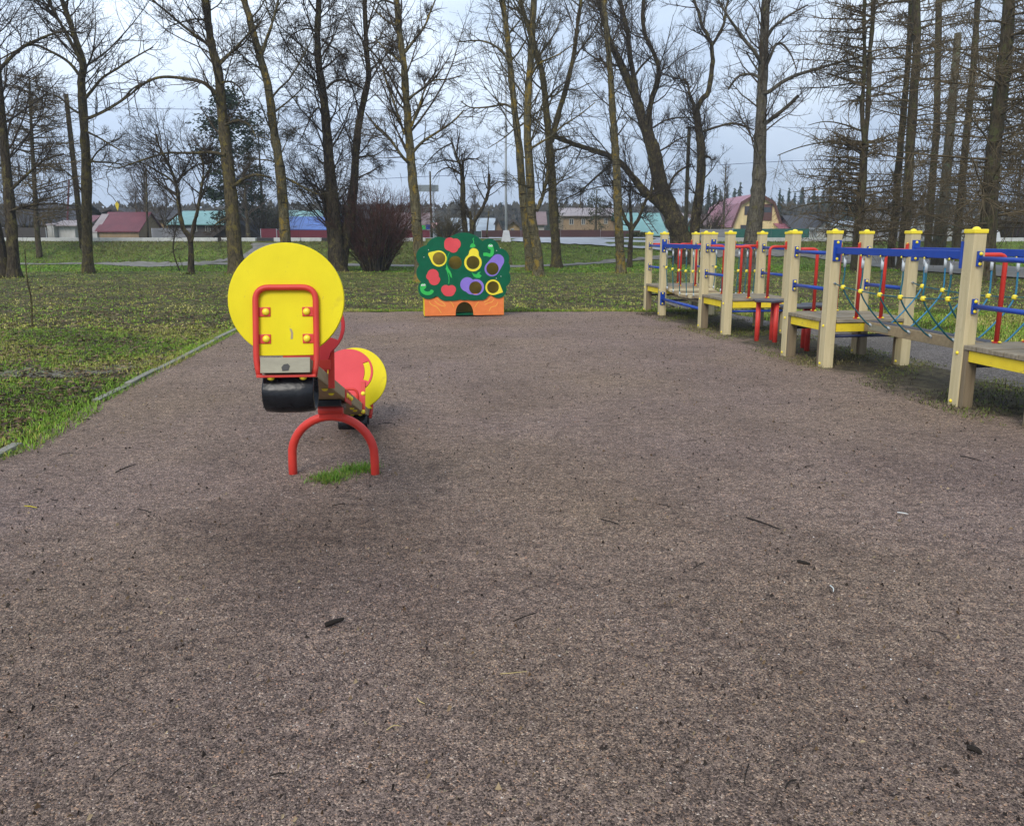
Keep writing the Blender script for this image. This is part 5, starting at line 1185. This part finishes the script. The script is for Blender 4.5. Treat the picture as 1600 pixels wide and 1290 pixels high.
def ribbed(name,c,freq=5.0,axis=0,rough=.45):   # profiled sheet metal
    m,nt,bs=nodes(name); v=coords(nt); w=nt.nodes.new('ShaderNodeTexWave'); w.bands_direction='XYZ'[axis]; w.inputs['Scale'].default_value=freq; nt.links.new(v,w.inputs['Vector'])
    cc=ramp(nt,noise(nt,v,.9,5,.65),[(.3,tuple(x*.75 for x in c)),(.7,tuple(min(1,x*1.15) for x in c))]); nt.links.new(cc,bs.inputs['Base Color'])
    bs.inputs['Roughness'].default_value=rough; bump(nt,w.outputs['Fac'],.5,.05,bs); return m
GLASS=mat('window_glass',[(.02,.025,.03),(.05,.06,.07)],2,.12,0); FRW=mat('white_window_frame',[(.30,.30,.28),(.38,.38,.36)],4,.5,0); FRB=mat('brown_window_frame',[(.07,.025,.018),(.10,.04,.03)],4,.5,0)
W_CREAM=wallm('cream_siding',(.60,.47,.24)); W_BROWN=wallm('brown_boards',(.095,.065,.045)); W_DARK=wallm('dark_boards',(.045,.038,.035)); W_GREY=wallm('grey_render',(.33,.32,.30)); W_WHITE=wallm('white_render',(.40,.40,.385)); W_TAN=wallm('tan_boards',(.24,.17,.10)); W_OCH=wallm('ochre_boards',(.26,.18,.085))
RO_PINK=ribbed('pink_metal_roof',(.32,.105,.14),7); RO_MAR=ribbed('maroon_metal',(.15,.038,.048),5); RO_TEAL=ribbed('turquoise_roof',(.15,.32,.31),5); RO_BLUE=ribbed('blue_sheet_roof',(.06,.16,.50),4); RO_GREY=ribbed('grey_slate_roof',(.16,.165,.175),5,rough=.7); RO_DARK=ribbed('dark_roof',(.045,.047,.055),5,rough=.8); RO_PALE=ribbed('pale_pinkish_roof',(.30,.26,.265),5,rough=.6); RO_WHITE=ribbed('pale_blue_roof',(.34,.40,.46),5,rough=.6)
RO_ROSE=ribbed('dusty_rose_roof',(.20,.14,.14),5,rough=.7)
F_MAR=ribbed('maroon_fence_sheet',(.14,.018,.032),7); F_DKR=ribbed('dark_brown_red_fence',(.075,.03,.03),7); F_GRN=ribbed('dark_green_fence',(.015,.11,.085),7); F_GRY=ribbed('grey_fence',(.22,.22,.24),6); F_DG=ribbed('slate_green_fence',(.03,.055,.055),6)
def X0(px,Y): return (px-800)/F*Y*.983
def Zp(py,Y): return PY(800,py,Y).z
def win(parent,xa,xb,za,zb,y,fm=FRW,side=None):
    f=MB(); t=.05; yy=y-.03
    for a in ((xa,xb,za,za+t),(xa,xb,zb-t,zb),(xa,xa+t,za+t,zb-t),(xb-t,xb,za+t,zb-t),((xa+xb)/2-t/2,(xa+xb)/2+t/2,za+t,zb-t)): f.box(a[0],a[1],yy-.03,yy+.026,a[2],a[3])
    o=f.build('window',fm,parent); MB().box(xa+t*.5,xb-t*.5,yy-.006,yy+.02,za+t*.5,zb-t*.5).build('pane',GLASS,o); return o
def house(px0,px1,pe,pr,Y,dep,wm,rm,label,ridge='x',wins=(),name='house',cat='house',ov=.35,chim=None,fm=FRW,zb=1.05,gx=None,door=None,rt=.09):
    xa,xb=X0(px0,Y),X0(px1,Y); ze=Zp(pe,Y); zr=Zp(pr,Y+(dep/2 if ridge=='x' else 0)); xc=(xa+xb)/2
    root=empty(name,(xc,Y,zb),label,cat); w=(xb-xa)/2; he=ze-zb; hr=zr-zb
    if ridge=='x':
        wl=MB(); wl.box(-w,w,0,dep,-.4,he); 
        for s in (-1,1):
            x=s*(w-.001); wl.v+= [(x-.06*s,0.001,he-.001),(x-.06*s,dep-.001,he-.001),(x-.06*s,dep/2,hr-.08),(x,0.001,he-.001),(x,dep-.001,he-.001),(x,dep/2,hr-.08)]; b=len(wl.v)-6
            wl.f+=[(b,b+1,b+2),(b+3,b+5,b+4),(b,b+2,b+5,b+3),(b+1,b+4,b+5,b+2)]
        wl.build('wall',wm,root)
        sl=(hr-he)/(dep/2); r=MB()
        for s in (0,1):
            y0=-ov if s==0 else dep+ov; z0=he-sl*ov
            r.prism([(0,0)],0,0) if False else None
            b=len(r.v); r.v+=[(-w-ov,y0,z0),(w+ov,y0,z0),(w+ov,dep/2,hr),(-w-ov,dep/2,hr),(-w-ov,y0,z0+rt),(w+ov,y0,z0+rt),(w+ov,dep/2,hr+rt),(-w-ov,dep/2,hr+rt)]
            r.f+=[(b,b+1,b+2,b+3),(b+4,b+5,b+6,b+7),(b,b+1,b+5,b+4),(b+1,b+2,b+6,b+5),(b+2,b+3,b+7,b+6),(b+3,b,b+4,b+7)]
        ro=r.build('roof',rm,root)
    else:
        prof=gx or [(-w,he),(0,hr),(w,he)]
        wl=MB(); wl.prism([(-w,-.4)]+prof+[(w,-.4)],0,dep); wl.build('wall',wm,root)
        r=MB(); P=[Vector((a,b)) for a,b in prof]; P[0]=P[0]+(P[0]-P[1]).normalized()*ov; P[-1]=P[-1]+(P[-1]-P[-2]).normalized()*ov
        up=[]
        for i,q in enumerate(P):
            t=(P[min(i+1,len(P)-1)]-P[max(i-1,0)]).normalized(); nn_=Vector((-t.y,t.x)); up.append(q+nn_*rt)
        lo_=[q+Vector((0,.006)) for q in P]
        r.prism([(q.x,q.y) for q in lo_]+[(q.x,q.y) for q in up[::-1]],-ov,dep+ov); ro=r.build('roof',rm,root)
        fas=MB(); fas.prism([(q.x,q.y-.10) for q in lo_]+[(q.x,q.y+rt+.01) for q in up[::-1]],-ov-.04,-ov-.003); fas.build('verge_board',FRB if rm is RO_PINK else W_DARK,ro)
    for wn in wins: win(root,X0(wn[0],Y)-xc,X0(wn[1],Y)-xc,Zp(wn[3],Y)-zb,Zp(wn[2],Y)-zb,0,wn[4] if len(wn)>4 else fm)
    if chim: c=MB().box(X0(chim,Y)-xc-.25,X0(chim,Y)-xc+.25,dep/2-.25,dep/2+.25,hr-.5,hr+.7).build('chimney',W_TAN,ro)
    if door: MB().box(X0(door[0],Y)-xc,X0(door[1],Y)-xc,-.05,-.002,0,Zp(door[2],Y)-zb).build('door',door[3],root)
    return root
def fence(px0,px1,ptop,Y,m,label,post=None,bars=False,zb=1.0,name='fence'):
    xa,xb=X0(px0,Y),X0(px1,Y); zt=Zp(ptop,Y); root=empty(name,((xa+xb)/2,Y,zb),label,'fence'); w=(xb-xa)/2; h=zt-zb
    if bars:
        o=MB(); k=int(2*w/.14)
        for i in range(k): x=-w+2*w*i/k; o.box(x-.015,x+.015,-.015,.015,0,h)
        o.build('bars',m,root); MB().box(-w,w,-.03,-.016,h-.10,h-.04).box(-w,w,-.03,-.016,.1,.16).build('rail',m,root)
    else:
        n=max(1,int(2*w/2.5)); rr=random.Random(int(px0))
        for i in range(n): a=-w+2*w*i/n; MB().box(a+.01,a+2*w/n-.01,-.015,.015,.02,h+rr.uniform(-.04,.04)).build('panel',m,root)
    n=max(1,int(2*w/2.5)); pm=MB().box(-.04,.04,.016,.09,-.2,h+.03).mesh('fence_post'); pm.materials.append(post or STEEL)
    for i in range(n+1): newobj('fence_post',pm,root,(-w+2*w*i/n,0,0))
# left to right, as seen over the road
house(2,108,350,322,66,7,W_DARK,RO_DARK,'long dark wooden house at the far left beyond the road','x',[(24,36,354,366),(48,60,354,366)])
house(92,118,352,346,62,3,W_WHITE,RO_PALE,'small white planked shed left of the maroon roofed barn','x',name='shed',cat='shed')
house(75,85,352,350.5,61.5,1.6,W_WHITE,RO_PALE,'narrow pale garden closet beside the small white planked shed','x',name='shed',cat='shed',door=(77,83,354,FRW),ov=.05)
house(117,134,354,338,64,4,W_GREY,RO_MAR,'little maroon roofed shed behind the leaning pole','x',name='shed',cat='shed')
house(153,217,361,333,63,4.5,W_TAN,RO_MAR,'barn with a steep maroon metal roof reaching nearly to the ground','x',name='barn',cat='barn',ov=.15)
house(141,152,364,336,62.8,4.3,W_WHITE,RO_PALE,'white sided lean to joined to the left end of the maroon barn','x',name='shed',cat='shed',ov=.02)
house(158,200,334,326,80,6,W_DARK,RO_DARK,'dark gable peeping over the ridge of the maroon barn','y')
house(238,263,343,330,76,7,W_OCH,RO_DARK,'small ochre wooden cottage right of the maroon barn','x',[(243,250,347,356)])
house(268,347,350,331,74,8,W_DARK,RO_TEAL,'dark house with a wide turquoise roof behind the small forked tree','x',[(300,309,353,362),(322,330,353,362)])
house(336,402,368,346,64,6,W_DARK,RO_DARK,'low dark gabled cottage behind the mossy aspen','y')
house(442,510,341,330,76,8,W_TAN,RO_TEAL,'house with a green ridge rising behind the blue roof','x',[(470,480,345,352)])
house(443,511,358,340,68,7,W_TAN,RO_BLUE,'long shed with a bright blue roof behind the maroon fence','x',name='shed',cat='shed')
house(520,600,342,320,82,8,W_BROWN,RO_DARK,'brown house mostly hidden behind the red brown shrub','x',[(560,572,346,356)])
house(610,666,355,334,78,8,W_WHITE,RO_ROSE,'white walled house with a dusty rose roof left of the lichen birch','x',[(622,632,357,364)])
house(690,712,362,350,80,5,W_BROWN,RO_GREY,'low brown cabin with a slate roof behind the bare shrub clump','y')
house(705,768,362,342,84,7,W_GREY,RO_WHITE,'grey house with a pale blue roof behind the cut back tree','x',[(748,756,364,369)])
house(768,786,362,342,86,7,W_TAN,RO_GREY,'narrow tan gable left of the tall lamp post','y')
house(792,812,353,345,84,6,W_OCH,RO_TEAL,'small ochre cabin with a turquoise roof right of the tall lamp post','y',[(798,803,357,363)])
house(824,850,350,332,90,7,W_GREY,RO_ROSE,'house with a rose roof hidden behind the twin lichen birches','x')
house(880,960,337,326,80,8,W_TAN,RO_PALE,'long brown house with a pale pinkish roof behind the young pine','x',[(889,896,342,351),(943,949,341,350),(908,914,342,351)],chim=None)
house(972,1037,366,334,74,9,W_GREY,RO_TEAL,'steep turquoise roof coming down behind the dark leaning willow','x',name='house')
house(1056,1076,346,334,92,6,W_WHITE,RO_PALE,'small white house beside the wooden pole','x')
house(1072,1086,354,342,72,3,wallm('green_boards',(.05,.22,.15)),RO_WHITE,'small green shed beside the dark crooked willow','y',name='shed',cat='shed')
house(1082,1120,352,336,96,7,W_TAN,RO_ROSE,'faded brown house left of the pink roofed house','x')
# gambrel house
Yg=88; gz=1.05; xc_=(X0(1144,Yg)+X0(1217,Yg))/2; gp=[(X0(a,Yg)-xc_,Zp(b,Yg)-gz) for a,b in ((1144,351),(1155,319),(1180,304),(1205,319),(1217,351))]
gr=house(1144,1217,351,304,Yg,13,W_CREAM,RO_PINK,'cream house with a pink metal gambrel roof and brown framed windows','y',[(1161,1169,322,336,FRB),(1156,1168,351.5,358,FRB),(1226-12,1226-7,352,358,FRB)],gx=gp,fm=FRB,rt=.14)
b_=MB().box(X0(1188,Yg)-xc_,X0(1204,Yg)-xc_,-.05,-.003,Zp(345,Yg)-gz,Zp(319,Yg)-gz).build('balcony_recess',FRB,gr)
MB().box(X0(1189.5,Yg)-xc_,X0(1202,Yg)-xc_,-.06,-.051,Zp(332,Yg)-gz,Zp(324,Yg)-gz).build('pane',GLASS,b_)
house(1218,1236,358,350,86,4,W_CREAM,RO_PINK,'low porch with a pink roof at the right side of the gambrel house','x',name='porch',cat='porch',ov=.1)
house(1113,1144,352,351,92,3,W_CREAM,RO_PINK,'low cream annex under the eave of the gambrel house','x',name='annex',cat='annex',ov=.02,door=(1122,1125,353,FRB))
house(1226,1248,352,343,92,4,W_GREY,RO_WHITE,'pale blue roofed outhouse left of the white gabled house','x',name='shed',cat='shed')
house(1276,1311,356,336,84,7,W_WHITE,RO_DARK,'white gabled house with a dark roof behind the rail fence','y',[(1289,1294,343,348)])
house(1240,1278,357,338,85,6,W_GREY,RO_DARK,'dark slate roof adjoining the white gabled house on its left','x')
house(1306,1336,352,346,82,5,W_WHITE,RO_WHITE,'low white building right of the white gabled house','x')
house(1372,1400,354,334,84,7,W_GREY,RO_GREY,'grey house glimpsed between the first larches','x',[(1380,1386,357,363)])
house(1428,1452,352,342,84,6,W_WHITE,RO_PALE,'whitish house glimpsed left of the bare grey pole','x')
house(1478,1534,351,335,78,8,W_WHITE,RO_GREY,'long white walled house with a grey roof right of the bare grey pole','x',[(1497,1503,354,362),(1514,1520,354,362)])
house(1586,1640,340,324,84,8,W_GREY,RO_WHITE,'pale roofed house at the right edge of the view','x')
fence(-60,72,356,60.5,W_DARK,'dark board fence at the far left beyond the road')
fence(238,300,357,61,F_GRY,'grey sheet fence under the ochre cottage')
fence(408,432,358,60,F_MAR,'short maroon sheet fence left of the pale birch')
fence(433,516,359,61,F_MAR,'maroon sheet fence in front of the blue roof')
fence(604,672,359,61,F_MAR,'maroon sheet fence left of the green fruit panel')
fence(674,752,361,61.5,F_DG,'dark slate fence behind the fruit panel')
fence(752,1000,360,62,F_DKR,'long dark brown red fence between the fruit panel and the willow')
fence(1145,1264,357,64,F_GRN,'dark green sheet fence in front of the gambrel house')
fence(1094,1144,358,64,F_GRY,'grey sheet fence left of the dark green fence')
fence(1265,1334,355.5,64,STEEL,'grey rail fence right of the dark green fence',bars=True)
fence(1556,1640,353,66,F_DKR,'dull red fence at the right edge beyond the road')
fence(1336,1470,360,66,F_GRY,'low grey fence behind the larch trunks')
# hedge
hb=Vector(((998-800)/F*60*.983,60,1.12)); hr_=empty('hedge',hb,'clipped olive hedge in front of the turquoise roof','hedge'); r=random.Random(4);V=[];Fc=[]
for i in range(2600):
    x=r.uniform(-1,1)*.9; y=r.uniform(-.6,.6); z=r.uniform(0,.62)*(1-.35*abs(x)**3); s=.07; b=len(V); d=Vector((r.gauss(0,1),r.gauss(0,1),r.gauss(0,1))).normalized()*s; e=rnd_perp(d.normalized())*s; c=Vector((x,y,z)); V+=[tuple(c-d),tuple(c+e),tuple(c+d),tuple(c-e)]; Fc.append((b,b+1,b+2,b+3))
link('foliage',mesh_np('foliage',np.array(V),np.array(Fc),smooth=False),HEDGE,hr_)
# ladder on the turquoise roof
lx=X0(1012,72); ld=empty('roof_ladder',(lx,73,2.0),'thin dark ladder lying on the steep turquoise roof','ladder')
for s in (-1,1): MB().tube([(s*.22-.8,1.9,2.35),(s*.22+.8,-.55,-.35)],.04,5).build('ladder_rail',W_DARK,ld)
for i in range(9): t=i/9; MB().tube([(-.22-.8+1.6*t,1.9-2.45*t,2.35-2.7*t),(.22-.8+1.6*t,1.9-2.45*t,2.35-2.7*t)],.025,5).build('rung',W_DARK,ld)
# ---------------------------------------------------------------- poles, lamps, wires, signs
def pole(name,label,cat,base,top,Y,wb,wt,m,zb=None,cross=False):
    pp=Y*.983/F; b=PY(base[0],base[1],Y); b.z=hgt(b.x,Y)-.0; t=PY(top[0],top[1],Y); root=empty(name,b,label,cat)
    MB().tube([Vector((b.x,b.y,b.z-.4)),b.lerp(t,.33)+Vector((R.uniform(-.02,.02),0,0)),b.lerp(t,.66),t],[wb/2*pp,(wb*.67+wt*.33)/2*pp,(wb*.33+wt*.67)/2*pp,wt/2*pp],12).build('shaft',m,root,smooth=True,org=b)
    return root,b,t
r_,b,t=pole('utility_pole','dark leaning wooden pole behind the left lawn aspen','pole',(130,392),(103,147),44.5,9,6.5,BK_DARK)
r_,b,t=pole('utility_pole','wooden utility pole between the leaning willow and the crooked willow','pole',(1069,395),(1077,198),44,7,5.5,BK_POLE)
for s in (-1,1): o=MB().dome((0,0,0),(0,0,1),.06,8,1.6).build('insulator',WHITE,r_); o.location=(t.x-b.x+s*.14,0,t.z-b.z+.01)
MB().box(-.22,.22,-.03,.03,-.12,-.04).build('crossarm',BK_DARK,r_).location=(t.x-b.x,-.12,t.z-b.z)
r_,b,t=pole('utility_pole','thick bare grey pole standing among the larches','pole',(1468,400),(1497,52),40,17,10,BK_POLE)
o=MB().tube([(-.26,.1,-.2),(-.24,.1,2.5),((t.x-b.x)*.30-.2,.08,(t.z-b.z)*.30)],.12,8).build('stub_post',BK_POLE,r_,smooth=True)
r_,b,t=pole('utility_pole','distant dark pole behind the lamp with the white sign board','pole',(674,373),(672,268),58,3.4,2.6,BK_DARK)
r_,b,t=pole('utility_pole','thin pole above the ochre cottage','pole',(231,372),(228,262),60,3.4,2.4,BK_DARK)
r_,b,t=pole('utility_pole','slim dark pole behind the leaning pole on the left','pole',(104,372),(108,280),64,3,2.4,RO_MAR)
r_,b,t=pole('utility_pole','short cut trunk pole right of the cut back tree','pole',(760,374),(764,330),60,2.6,2.2,BK_DARK)
LAMPM=mat('lamp_post_paint',[(.30,.33,.36),(.40,.43,.46)],3,.5,.1)
def lamp(label,px,ytop,Y,foot=(785,798)):
    r_,b,t=pole('street_lamp',label,'street lamp',(px,374),(px-1,ytop),Y,4.2,2.4,LAMPM); f=MB(); a,c=.34,.16
    f.v=[(-a,-a,-.3),(a,-a,-.3),(a,a,-.3),(-a,a,-.3),(-c,-c,.66),(c,-c,.66),(c,c,.66),(-c,c,.66)]; f.f=[(0,3,2,1),(4,5,6,7),(0,1,5,4),(1,2,6,5),(2,3,7,6),(3,0,4,7)]
    f.build('concrete_foot',mat('foot_concrete',[(.45,.47,.5),(.58,.6,.62)],3,.8,.2),r_,bevel=.02)
    h=t.z-b.z; MB().tube(bend([(t.x-b.x,0,h-.05),(t.x-b.x,0,h+.5),(t.x-b.x-.0,1.6,h+.7)],.4,6),.035,8).build('arm',LAMPM,r_,smooth=True)
    MB().tube([(t.x-b.x,1.5,h+.68),(t.x-b.x,1.8,h+.72),(t.x-b.x,2.2,h+.72)],[.06,.13,.08],10).build('lamp_head',LAMPM,r_,smooth=True)
lamp('tall thin street lamp on a white concrete foot right of the fruit panel',791,75,46.2)
lamp('street lamp on a white concrete foot behind the thickest larch',1553,90,46.2)
r_,b,t=pole('brace_pole','slanting pale brace pole left of the bare grey pole','pole',(1420,371),(1438,318),47.6,3,2.4,LAMPM)
MB().box(-.25,.25,-.2,.2,-.2,.25).build('concrete_foot',W_WHITE,r_)
# sign board seen from the back, on two poles
sx_=X0(669,58.5); sr=empty('sign_board',(X0(678,58.5),58.5,1.1),'grey road sign board seen above the road left of the fruit panel','sign')
MB().tube([(0,.06,-.3),(0,.06,Zp(289,58.5)-1.1)],.07,8).build('sign_post',LAMPM,sr); MB().box(X0(652,58.5)-X0(678,58.5),X0(686.5,58.5)-X0(678,58.5),-.02,-.004,Zp(299.5,58.5)-1.1,Zp(289,58.5)-1.1).build('sign_panel',mat('sign_back',[(.13,.16,.17),(.18,.21,.22)],2,.5,.1),sr)
wr=empty('sign_flag',(X0(681,57.5),57.5,1.1),'small pink and white triangular road sign just above the fruit panel','sign'); MB().tube([(0,.05,-.2),(0,.05,Zp(346,57.5)-1.1)],.03,8).build('sign_post',LAMPM,wr)
MB().prism([(X0(674,57.5)-X0(681,57.5),Zp(348,57.5)-1.1),(X0(687,57.5)-X0(681,57.5),Zp(348,57.5)-1.1),(X0(677,57.5)-X0(681,57.5),Zp(358,57.5)-1.1)],0,.02).build('sign_panel',mat('pink_sign',[(.55,.3,.32),(.62,.42,.42)],2,.5,0),wr)
for lab,a,b_,mm,tp in (('small blue board behind the fence left of the fruit panel',666,673,B_PAINT,351),('small green board beside the small blue board behind the maroon fence',659,665,GR_LIGHT,352)):
    r2=empty('notice_board',(X0(a,62.5),62.5,1.1),lab,'board'); MB().box(0,X0(b_,62.5)-X0(a,62.5),-.03,.0,Zp(358,62.5)-1.1,Zp(tp,62.5)-1.1).build('board_panel',mm,r2); MB().tube([(.1,.05,-.1),(.1,.05,Zp(tp,62.5)-1.15)],.03,6).build('board_post',LAMPM,r2)
# yellow tag hanging from a drooping branch left
yb2=PY(183,322,30); yl=MB().prism([(0,.17),(.075,.06),(.055,-.04),(.01,-.17),(-.05,-.03),(-.07,.08)],-.008,.008).build('yellow_rag',mat('yellow_rag',[(.55,.42,.03),(.7,.55,.05)],3,.7,0)); yl.location=yb2; tag(yl,'small yellow rag hanging on a drooping twig above the maroon barn','rag')
tw=MB().tube(smooth([PY(183,318,30),PY(176,308,30),PY(168,300,30),PY(170,285,30),PY(166,270,30),PY(176,256,30),PY(186,252,30)],3),.012,6).build('bare_branch',TW_DARK,org=yb2); tw.location=yb2; tag(tw,'thin crooked branch holding the yellow rag','branch')
# wires
def wire(label,pts,Y,r=.016):
    P=smooth([PY(a,b,Y) for a,b in pts],6); o=MB().tube(P,r,5).build('power_line',B_DARK,org=P[0]); o.location=P[0]; tag(o,label,'cable')
wire('topmost power line crossing the sky',[(-200,165),(100,168),(400,172),(720,173),(1000,186),(1250,200),(1500,202),(1800,196)],58)
wire('power line second from the top, over the dark double trunk',[(-200,262),(200,262),(420,284),(560,281),(720,275),(900,288),(1077,262),(1300,250),(1500,256)],57)
wire('lowest thin power line over the red brown shrub',[(440,232),(560,248),(620,253),(760,270),(900,283),(1010,288)],57.5,.013)

pts=[]; r=np.random.RandomState(77)
for b,rad in FEET:
    if b.y>46: continue
    for i in range(170):
        a=r.uniform(0,6.28); q=rad*1.25+abs(r.normal(0,.14)); x,y=b.x+math.cos(a)*q,b.y+math.sin(a)*q; pts.append((x,y,hgt(x,y)))
blades('grass_tuft',pts,.11,.018,PAL,[.30,.24,.14,.16,.10,.2],'longer grass and dead stalks round the feet of the trees',9)
# ================================================================ light, sky, air, camera
sc=bpy.context.scene
w=bpy.data.worlds.new('World'); sc.world=w; w.use_nodes=True; nt=w.node_tree; bg=nt.nodes['Background']
sky=nt.nodes.new('ShaderNodeTexSky'); sky.sky_type='NISHITA'; sky.sun_disc=False; sky.sun_elevation=math.radians(42); sky.sun_rotation=math.radians(200); sky.dust_density=3
tc=nt.nodes.new('ShaderNodeTexCoord')
mp=nt.nodes.new('ShaderNodeMapping'); mp.inputs['Scale'].default_value=(1,1,2.4); nt.links.new(tc.outputs['Generated'],mp.inputs[0])
n1=noise(nt,mp.outputs[0],1.9,5,.5,.5)
cl=ramp(nt,n1,[(.34,(3.5,4.35,5.6)),(.50,(5.0,5.95,7.3)),(.62,(6.9,7.8,8.9))])
sx2=nt.nodes.new('ShaderNodeSeparateXYZ'); nt.links.new(tc.outputs['Generated'],sx2.inputs[0])
# heavier cloud low down and to the right, brighter overhead
lowc=ramp(nt,sx2.outputs[2],[(0,(.66,.68,.72)),(.12,(.74,.76,.80)),(.30,(1,1,1))]); cl=mix(nt,1,cl,lowc,'MULTIPLY')
mr=nt.nodes.new('ShaderNodeMapRange'); nt.links.new(sx2.outputs[0],mr.inputs[0]); 
for i,q in zip((1,2,3,4),(-.45,.6,1.08,.80)): mr.inputs[i].default_value=q
vm=nt.nodes.new('ShaderNodeVectorMath'); vm.operation='SCALE'; nt.links.new(cl,vm.inputs[0]); nt.links.new(mr.outputs[0],vm.inputs['Scale'])
fin=mix(nt,.90,sky.outputs[0],vm.outputs[0]); nt.links.new(fin,bg.inputs['Color']); bg.inputs['Strength'].default_value=.1
sl=bpy.data.lights.new('Sun','SUN'); sl.energy=1.5; sl.angle=math.radians(26); sl.color=(1,.93,.84); so=bpy.data.objects.new('Sun',sl); C.objects.link(so)
so.rotation_euler=(math.radians(48),0,math.radians(-20))

me=MB().box(-600,600,-40,420,-1.5,45).mesh('haze'); hm=bpy.data.materials.new('haze_air'); hm.use_nodes=True; nt=hm.node_tree; nt.nodes.remove(nt.nodes['Principled BSDF'])
pv=nt.nodes.new('ShaderNodeVolumePrincipled'); pv.inputs['Density'].default_value=HAZE_D; pv.inputs['Color'].default_value=(.80,.88,1,1); nt.links.new(pv.outputs[0],nt.nodes['Material Output'].inputs['Volume'])
if HAZE_D>0: tag(link('haze',me,hm),kind='stuff')
cam=bpy.data.cameras.new('Camera'); co=bpy.data.objects.new('Camera',cam); C.objects.link(co); co.location=(0,0,CAMH); co.rotation_euler=(math.pi/2-PIT,0,0)
cam.sensor_width=36; cam.sensor_fit='HORIZONTAL'; cam.lens=F/1600*36; cam.shift_y=-45/1600; cam.clip_end=5000; cam.clip_start=.05; sc.camera=co
sc.render.resolution_x=1024; sc.render.resolution_y=825
sc.view_settings.view_transform='Standard'; sc.view_settings.look='None'; sc.view_settings.exposure=EXPO; sc.view_settings.gamma=1
sc.cycles.volume_bounces=0; sc.cycles.transparent_max_bounces=8
